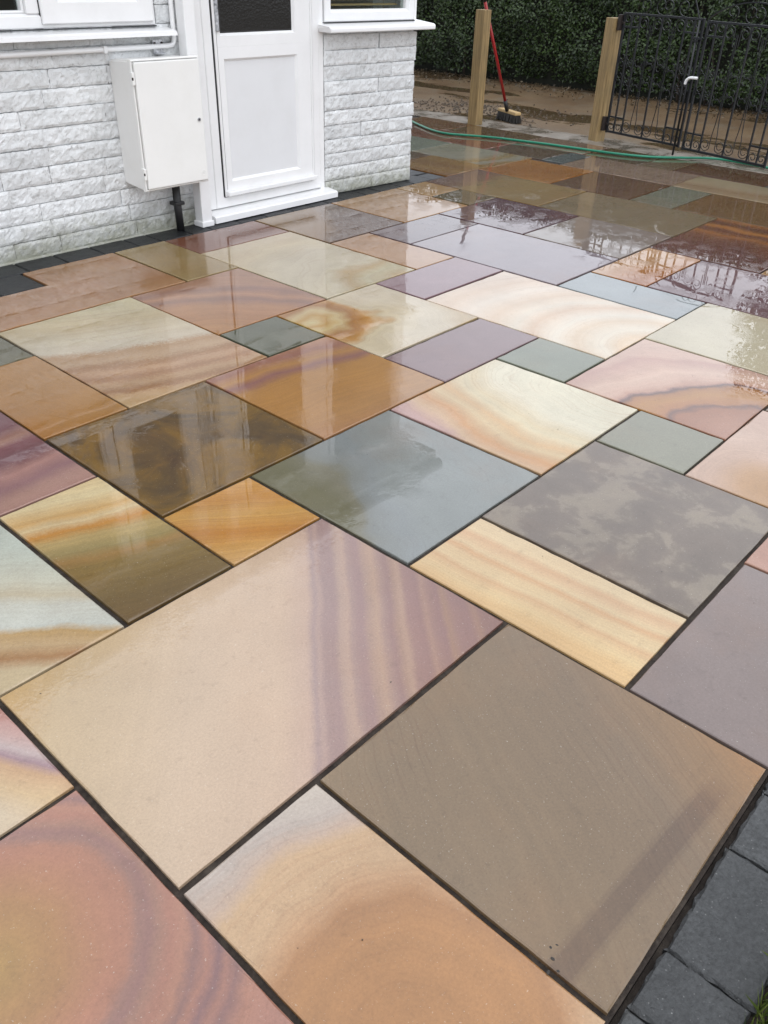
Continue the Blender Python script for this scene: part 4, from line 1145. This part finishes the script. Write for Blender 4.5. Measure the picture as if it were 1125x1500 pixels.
def make_gate(name, origin, ang, label, thick_first, latch):
    g_ = empty(name, origin, ang)
    tag(g_, label, 'gate', 'pair of wrought iron gates')
    W = 0.775
    bars = [0.085, 0.17, 0.388, 0.605, 0.69]
    st_ = 0.011
    local('stile', box_me('stile', (0.002, -0.008, -0.012), (0.018, 0.008, GZ1 + 0.006), 0.001), IRON, g_)
    local('stile', box_me('stile', (W - 0.018, -0.008, -0.012), (W - 0.002, 0.008, GZ1 + 0.006), 0.001), IRON, g_)
    local('rail', box_me('rail', (0.0181, -0.009, -0.008), (W - 0.0181, 0.009, 0.009), 0.001), IRON, g_)
    local('rail', box_me('rail', (0.0181, -0.009, GZ1 - 0.010), (W - 0.0181, 0.009, GZ1 + 0.005), 0.001), IRON, g_)
    for z in (0.115, 0.775):
        for a, b in ((0.018, 0.17), (0.605, W - 0.018)):
            local('short_rail', box_me('short_rail', (a, -0.006, z - 0.006), (b, 0.006, z + 0.006)), IRON, g_)
    bar_me = box_me('bar', (-0.0055, -0.0055, 0.009), (0.0055, 0.0055, GZ1 - 0.010))
    for s in bars:
        local('bar', bar_me, IRON, g_, (s, 0, 0))
    for s0, s1 in ((0.17, 0.388), (0.388, 0.605)):
        c = (s0 + s1) / 2
        for sg in (-1, 1):
            local('foot_scroll', smesh(('foot', sg), foot_scroll(sg), 0.0034), IRON, g_, (c, 0.002 * sg, 0.0))
            local('head_scroll', smesh(('head', sg), [(p[0], 0, -p[2]) for p in foot_scroll(sg)[18:]], 0.0032), IRON, g_, (c, 0.002 * sg, GZ1 - 0.0))
    # curls in the narrow panels
    for c in (0.051, 0.128, 0.648, 0.724):
        for z, fl in ((0.052, 1), (0.822, -1)):
            sg = 1 if c in (0.051, 0.648) else -1
            local('curl', smesh(('curl', sg, fl), [(p[0] * sg, 0, p[2] * fl) for p in spiral(0.0, -0.012, 0.034, 0.011, 0.30 * PI + PI, -1.1 * PI, 26)], 0.0036), IRON, g_, (c, 0, z))
    # two tiers of C scrolls at mid height
    for s in bars:
        for tier, zc in enumerate((0.385, 0.520)):
            for sg in (-1, 1):
                if (s < 0.03 and sg < 0) or (s > W - 0.03 and sg > 0): continue
                w = 0.030 if (s in (0.085, 0.69) or s < .03 or s > W - .03 or (s == 0.17 and sg < 0) or (s == 0.605 and sg > 0)) else 0.042
                zz = zc + (0.018 if s in (0.388, 0.085, 0.69) else -0.012)
                local('scroll', smesh(('c', w, sg), c_scroll(0.12, w, sg), 0.0029), IRON, g_, (s + sg * (w + 0.004), 0, zz))
    # crest above the top rail
    for c, sg in ((0.20, 1), (0.36, -1), (0.42, 1), (0.575, -1)):
        local('crest_scroll', smesh(('crest', sg), [(p[0] * sg, 0, p[2]) for p in spiral(0.0, 0.062, 0.058, 0.02, -0.55 * PI, 1.6 * PI, 30)], 0.0032), IRON, g_, (c, 0, GZ1 + 0.004))
    arch = [(W * t, 0, GZ1 + 0.006 + 0.30 * (math.sin(PI * (0.5 + 0.5 * (t if thick_first else t)))) ** 0.8) for t in np.linspace(0.0 if thick_first else 0.0, 1.0, 24)]
    arch = [(0.009, 0, GZ1)] + [(W * t, 0, GZ1 + 0.005 + (0.0 if thick_first else 0.13 * math.sin(PI * t) ** 0.7)) for t in np.linspace(0.02, 0.985, 26)]
    if not thick_first:
        local('arch', sq_tube('arch', arch, 0.0055), IRON, g_)
    else:
        local('stay', sq_tube('stay', [(W - 0.055, 0, GZ1), (W - 0.16, 0, GZ1 + 0.19)], 0.005), IRON, g_)
    return g_

gd = Vector((6.30 - 6.655, 0.86 - 2.432, 0)).normalized()
g_ang = math.atan2(gd.y, gd.x)
GB = 0.086
gate1 = make_gate('gate', (6.650, 2.412, GB), g_ang, 'black wrought iron gate leaf hinged on the timber post', True, False)
e1 = Vector((6.650, 2.412, GB)) + gd * 0.800
gate2 = make_gate('gate', (e1.x, e1.y, GB - 0.010), g_ang - R(2.0), 'black wrought iron gate leaf cut off by the right edge of the photo', False, True)
# hinges on the first leaf
for z in (0.055, 0.80):
    local('hinge', boxes_me('hinge', [((-0.034, -0.03, z - 0.055), (-0.0045, 0.004, z + 0.055)), ((-0.02, -0.012, z - 0.008), (0.02, 0.0, z + 0.008))], 0.002), DARKMETAL, gate1)
# drop bolt and latch at the meeting stiles
local('drop_bolt', tube_me('drop_bolt', [(0.745, -0.022, 0.86), (0.745, -0.022, -0.07)], 0.0085, 8), IRON, gate1)
local('latch', boxes_me('latch', [((0.70, -0.03, 0.738), (0.80, -0.011, 0.752)), ((0.73, -0.032, 0.72), (0.76, -0.011, 0.735))], 0.001), IRON, gate1)
hk = cat_rom([(0.735, -0.034, 0.438), (0.742, -0.036, 0.462), (0.758, -0.036, 0.478), (0.782, -0.036, 0.486), (0.835, -0.034, 0.488)], 6)
local('latch_grip', tube_me('latch_grip', hk, 0.0105, 10), WHITEP, gate1, label='white plastic sleeve on the bolt handle')
local('bolt_stay', tube_me('bolt_stay', [(0.735, -0.03, 0.44), (0.745, -0.022, 0.40)], 0.006, 6), IRON, gate1)

# ------------------------------------------------------------------ broom
broom = empty('broom', (6.985, 3.650, -0.02))
tag(broom, 'red handled yard broom leaning against the timber post', 'broom')
hd = Vector((6.90 - 7.05, 3.50 - 3.83, 0)).normalized()
ba = math.atan2(hd.y, hd.x)
WOOD = simple('broom_wood', hexc('B89C6C')[:3], 0.6, var=0.15, vscale=30)
BRIS = simple('broom_bristle', (0.020, 0.018, 0.016), 0.8)
local('head', box_me('head', (-0.165, -0.033, 0.072), (0.165, 0.033, 0.100), 0.007), WOOD, broom, (0, 0, 0), (0, 0, ba))
bv, bf = [], []
br = random.Random(3)
for i in range(34):
    for j in range(7):
        x = -0.155 + 0.31 * i / 33; y = -0.026 + 0.052 * j / 6
        dx, dy = br.uniform(-0.012, 0.012) + x * 0.06, br.uniform(-0.01, 0.01) + y * 0.4
        r_ = 0.0042; k0 = len(bv)
        for (ox, oy) in ((-r_, -r_), (r_, -r_), (r_, r_), (-r_, r_)): bv.append((x + ox, y + oy, 0.074))
        for (ox, oy) in ((-r_, -r_), (r_, -r_), (r_, r_), (-r_, r_)): bv.append((x + dx + ox * 1.1, y + dy + oy * 1.1, br.uniform(0.0, 0.008)))
        for k in range(4):
            bf.append((k0 + k, k0 + (k + 1) % 4, k0 + 4 + (k + 1) % 4, k0 + 4 + k))
        bf.append((k0 + 4, k0 + 5, k0 + 6, k0 + 7))
local('bristles', mesh_from('bristles', bv, bf), BRIS, broom, (0, 0, 0), (0, 0, ba))
ht0 = Vector((6.955, 3.655, 0.075)) - Vector(broom.location); ht1 = Vector((6.590, 3.699, 0.835)) - Vector(broom.location)
hdir = (ht1 - ht0).normalized()
local('socket', tube_me('socket', [ht0, ht0 + hdir * 0.10], 0.019, 12), BLACKP, broom)
local('handle', tube_me('handle', [ht0 + hdir * 0.06, ht0 + hdir * 1.05], 0.0135, 12), REDP, broom)
local('grip', tube_me('grip', [ht0 + hdir * 1.0, ht0 + hdir * 1.16], 0.0155, 12), BLACKP, broom)

# ------------------------------------------------------------------ hose
hp = [(6.30, 5.6), (6.15, 4.7), (6.12, 4.25), (5.976, 3.951), (5.85, 3.70), (5.80, 3.496), (5.864, 3.33), (5.965, 3.119), (6.027, 2.873), (6.079, 2.634), (6.123, 2.332), (6.170, 2.042), (6.266, 1.79), (6.44, 1.601), (6.57, 1.480), (6.635, 1.349), (6.633, 1.171), (6.599, 0.97), (6.523, 0.662), (6.40, 0.0), (6.5, -1.0)]
HOSEM = simple('green_hose_rubber', (0.012, 0.20, 0.115), 0.35, 0.5, var=0.1, vscale=10)
hose = link_mesh('garden_hose', tube_me('garden_hose', cat_rom([(a, b, 0.0125) for a, b in hp], 6), 0.0092, 10), HOSEM)
tag(hose, 'green garden hose lying across the far slabs', 'hose')

# ------------------------------------------------------------------ hedge, tree, grass
def leaves(name, pos, nrm, size, shade, mat, parent, seed):
    rs = np.random.RandomState(seed)
    n = len(pos)
    nrm = nrm + rs.normal(0, 0.65, (n, 3)); nrm /= np.linalg.norm(nrm, axis=1, keepdims=True)
    a = rs.normal(0, 1, (n, 3)); a -= nrm * (a * nrm).sum(1, keepdims=True); a /= np.linalg.norm(a, axis=1, keepdims=True)
    b = np.cross(nrm, a)
    L = (size * rs.uniform(0.7, 1.3, n))[:, None]; Wd = L * 0.52
    v = np.stack([pos - a * L * .5, pos + b * Wd * .5 + nrm * L * .12, pos + a * L * .5, pos - b * Wd * .5 + nrm * L * .12], 1).reshape(-1, 3)
    me = bpy.data.meshes.new(name)
    me.vertices.add(n * 4); me.vertices.foreach_set('co', v.ravel())
    tri = np.array([0, 1, 2, 0, 2, 3])
    idx = (np.arange(n)[:, None] * 4 + tri[None]).ravel()
    me.loops.add(n * 6); me.loops.foreach_set('vertex_index', idx)
    me.polygons.add(n * 2)
    me.polygons.foreach_set('loop_start', np.arange(n * 2) * 3)
    me.update(calc_edges=True)
    at = me.attributes.new('shade', 'FLOAT', 'POINT')
    at.data.foreach_set('value', np.repeat(np.clip(shade, 0, 1), 4).astype(np.float32))
    return link_mesh(name, me, mat, parent)

def vnoise(p, s, seed):
    return np.array([noise.noise((x * s + seed, y * s, z * s)) for x, y, z in p])

hedge = empty('hedge', (9.9, 3.0, 0))
tag(hedge, 'tall dark green clipped hedge behind the driveway', 'hedge')
rs = np.random.RandomState(11)
HX, HT = 9.45, 1.60
N1 = 95000
yy = rs.uniform(-1.2, 9.5, N1); zz = HT * rs.uniform(0.02, 1, N1) ** 0.9
depth = rs.exponential(0.085, N1)
p0 = np.stack([np.full(N1, HX), yy, zz], 1)
nz_ = vnoise(p0, 1.1, 5) * 0.16 + vnoise(p0, 3.4, 9) * 0.11
low = np.clip((0.35 - zz) / 0.35, 0, 1) * 0.18
xx = HX + depth + nz_ + low + 0.05 * (zz / HT) ** 3 * 2
dens = vnoise(p0, 4.5, 21) + 0.35 * vnoise(p0, 9.0, 2)
keep = rs.uniform(-0.55, 0.6, N1) < dens + 0.25 - np.clip((0.14 - zz) * 2.0, 0, 0.4)
P = np.stack([xx, yy, zz], 1)[keep]
sh = rs.uniform(0.05, 0.75, N1)[keep] + 0.25 * vnoise(P, 2.2, 31)
leaves('foliage', P, np.tile(np.array([-0.75, -0.25, 0.55]), (len(P), 1)), 0.040, sh, LEAF, hedge, 1)
# top and outer side
N2 = 26000
P = np.stack([rs.uniform(HX, HX + 1.0, N2), rs.uniform(-1.2, 9.5, N2), HT + rs.normal(0, 0.028, N2)], 1)
P[:, 2] += 0.07 * vnoise(P, 1.7, 3)
leaves('top_growth', P, np.tile(np.array([-0.1, 0, 1.0]), (N2, 1)), 0.045, rs.uniform(0.2, 1, N2), LEAF, hedge, 2)
CORE = simple('hedge_dark_core', (0.010, 0.012, 0.006), 0.9, var=0.4, vscale=12)
link_mesh('dark_core', box_me('dark_core', (HX + 0.34, -1.25, -0.1), (HX + 0.95, 9.55, HT - 0.06)), CORE, hedge)  # solid dark box added so no light shows through the hedge
for k in range(46):
    y_ = -1.1 + k * 0.23 + rnd.uniform(-0.08, 0.08); x_ = HX + 0.28 + rnd.uniform(-0.06, 0.2)
    pts = [(x_, y_, -0.1), (x_ + rnd.uniform(-.05, .05), y_ + rnd.uniform(-.06, .06), 0.3), (x_ + rnd.uniform(-.12, .1), y_ + rnd.uniform(-.15, .15), 0.9), (x_ + rnd.uniform(-.12, .1), y_ + rnd.uniform(-.2, .2), 1.5)]
    link_mesh('stem', tube_me('stem', pts, 0.02, 6, True, [0.018, 0.014, 0.009, 0.004]), TWIG, hedge)

tree = empty('tree', (10.0, 0.3, 0))
tag(tree, 'bushy tree standing beyond the hedge, mirrored at the right of the wet slabs', 'tree')
trunk_pts = [(10.0, 0.3, -0.1), (10.02, 0.32, 0.9), (9.95, 0.26, 1.7), (10.0, 0.3, 2.7)]
trunk = link_mesh('trunk', tube_me('trunk', trunk_pts, 0.08, 10, True, [0.11, 0.085, 0.06, 0.025]), TWIG, tree)
for k in range(7):
    a = k * 0.9; b_ = Vector((9.98, 0.3, 1.3 + k * 0.18))
    link_mesh('limb', tube_me('limb', [b_, b_ + Vector((0.4 * math.cos(a), 0.4 * math.sin(a), .25)), b_ + Vector((0.85 * math.cos(a), 0.95 * math.sin(a), .6))], .03, 6, True, [.035, .02, .008]), TWIG, trunk)
N3 = 42000
cl = np.array([(9.95 + rnd.uniform(-.4, .4), 0.30 + rnd.uniform(-1.35, 1.35), 2.38 + rnd.uniform(-.62, .62)) for _ in range(34)])
ci = rs.randint(0, len(cl), N3)
off = rs.normal(0, 1, (N3, 3)); off /= np.linalg.norm(off, axis=1, keepdims=True); off *= (rs.uniform(0, 1, N3) ** 0.45)[:, None] * np.array([0.42, 0.42, 0.36])
leaves('crown', cl[ci] + off, off / 0.4 + np.array([0, 0, .4]), 0.06, rs.uniform(0.1, 1, N3), LEAF, tree, 4)

# strip of lawn past the charcoal blocks
LAWN = simple('lawn_soil', (0.045, 0.04, 0.02), 0.95, var=0.3, vscale=20)
GRASSM = mat_leaf('grass_blade', (0.04, 0.065, 0.012), (0.15, 0.19, 0.04))
lawn = link_mesh('lawn', box_me('lawn', (-6, -9, -0.125), (14, -4.565 * M, -0.03)), LAWN)
tag(lawn, kind='structure')
NG = 16000
gx = rs.uniform(-0.4, 3.2, NG); gy = -4.50 * M - rs.exponential(0.14, NG)
gv = np.zeros((NG, 4, 3)); ang = rs.uniform(0, 6.28, NG); hh = rs.uniform(0.025, 0.06, NG); ln_ = rs.normal(0, 0.016, (NG, 2))
gv[:, 0] = np.stack([gx - .0018 * np.cos(ang), gy - .0018 * np.sin(ang), np.full(NG, -.02)], 1)
gv[:, 1] = np.stack([gx + .0018 * np.cos(ang), gy + .0018 * np.sin(ang), np.full(NG, -.02)], 1)
gv[:, 2] = np.stack([gx + ln_[:, 0] * .5 + .001, gy + ln_[:, 1] * .5, -.015 + hh * .6], 1)
gv[:, 3] = np.stack([gx + ln_[:, 0], gy + ln_[:, 1], -.015 + hh], 1)
gf = [(i * 4, i * 4 + 1, i * 4 + 2) for i in range(NG)] + [(i * 4 + 0, i * 4 + 2, i * 4 + 3) for i in range(NG)]
gme = mesh_from('grass', gv.reshape(-1, 3).tolist(), gf)
at = gme.attributes.new('shade', 'FLOAT', 'POINT')
at.data.foreach_set('value', np.repeat(rs.uniform(0, 1, NG), 4).astype(np.float32))
go = link_mesh('grass', gme, GRASSM)
tag(go, 'short grass growing past the charcoal blocks', 'grass', kind='stuff')

# leaf litter and soil crumbs at the foot of the hedge
NL = 2600
lp = np.stack([rs.uniform(8.75, 9.7, NL), rs.uniform(0.5, 8.5, NL), rs.uniform(-0.012, 0.012, NL)], 1)
w_ = (lp[:, 0] - 8.6) / 1.1 > rs.uniform(0, 1, NL)
lp = lp[w_]
LIT = mat_leaf('leaf_litter', (0.035, 0.026, 0.015), (0.12, 0.09, 0.05))
lo = leaves('leaf_litter', lp, np.tile(np.array([0, 0, 1.0]), (len(lp), 1)), 0.035, rs.uniform(0, 1, len(lp)), LIT, None, 8)
tag(lo, 'fallen leaves and crumbs of soil at the foot of the hedge', 'leaf litter', kind='stuff')

# crumbs of grit and bits of twig on the slabs
gb = bmesh.new()
gr_ = random.Random(21)
spots = [(0.30, -1.118), (0.322, -1.112), (0.312, -1.128), (0.335, -1.10), (0.345, -1.105)]
for k in range(150):
    spots.append((gr_.uniform(-0.5, 5.5), gr_.uniform(-1.15, 2.4)))
for k, (x, y) in enumerate(spots):
    sz = gr_.uniform(0.0006, 0.0015) if k > 4 else gr_.uniform(0.0015, 0.003)
    r0 = bmesh.ops.create_icosphere(gb, subdivisions=1, radius=sz)
    st_x = gr_.uniform(0.7, 1.8); a = gr_.uniform(0, 6.28)
    for v in r0['verts']:
        c = v.co.copy()
        c.x *= st_x * gr_.uniform(0.8, 1.2); c.z *= 0.6
        v.co = Matrix.Rotation(a, 3, 'Z') @ c + Vector((x, y, sz * 0.45))
gme2 = bpy.data.meshes.new('grit'); gb.to_mesh(gme2); gb.free()
grit = link_mesh('grit', gme2, simple('dark_grit', (0.035, 0.03, 0.026), 0.8))
tag(grit, 'tiny dark crumbs of grit scattered over the slabs', 'grit', kind='stuff')

# loose rubble swept together by the broom
rb = bmesh.new()
rr_ = random.Random(4)
for k in range(620):
    x = rr_.gauss(7.35, 0.30); y = rr_.gauss(4.35, 0.55)
    if x < 6.75: continue
    sz = rr_.uniform(0.004, 0.013)
    r0 = bmesh.ops.create_icosphere(rb, subdivisions=1, radius=sz)
    for v in r0['verts']:
        v.co = Vector((v.co.x * rr_.uniform(0.7, 1.3), v.co.y * rr_.uniform(0.7, 1.3), v.co.z * 0.7)) + Vector((x, y, -0.02 + sz * 0.4))
rme = bpy.data.meshes.new('rubble'); rb.to_mesh(rme); rb.free()
rub = link_mesh('rubble', rme, simple('wet_rubble', (0.085, 0.065, 0.045), 0.7, var=0.5, vscale=40))
tag(rub, 'loose wet rubble on the driveway behind the timber post', 'rubble', kind='stuff')
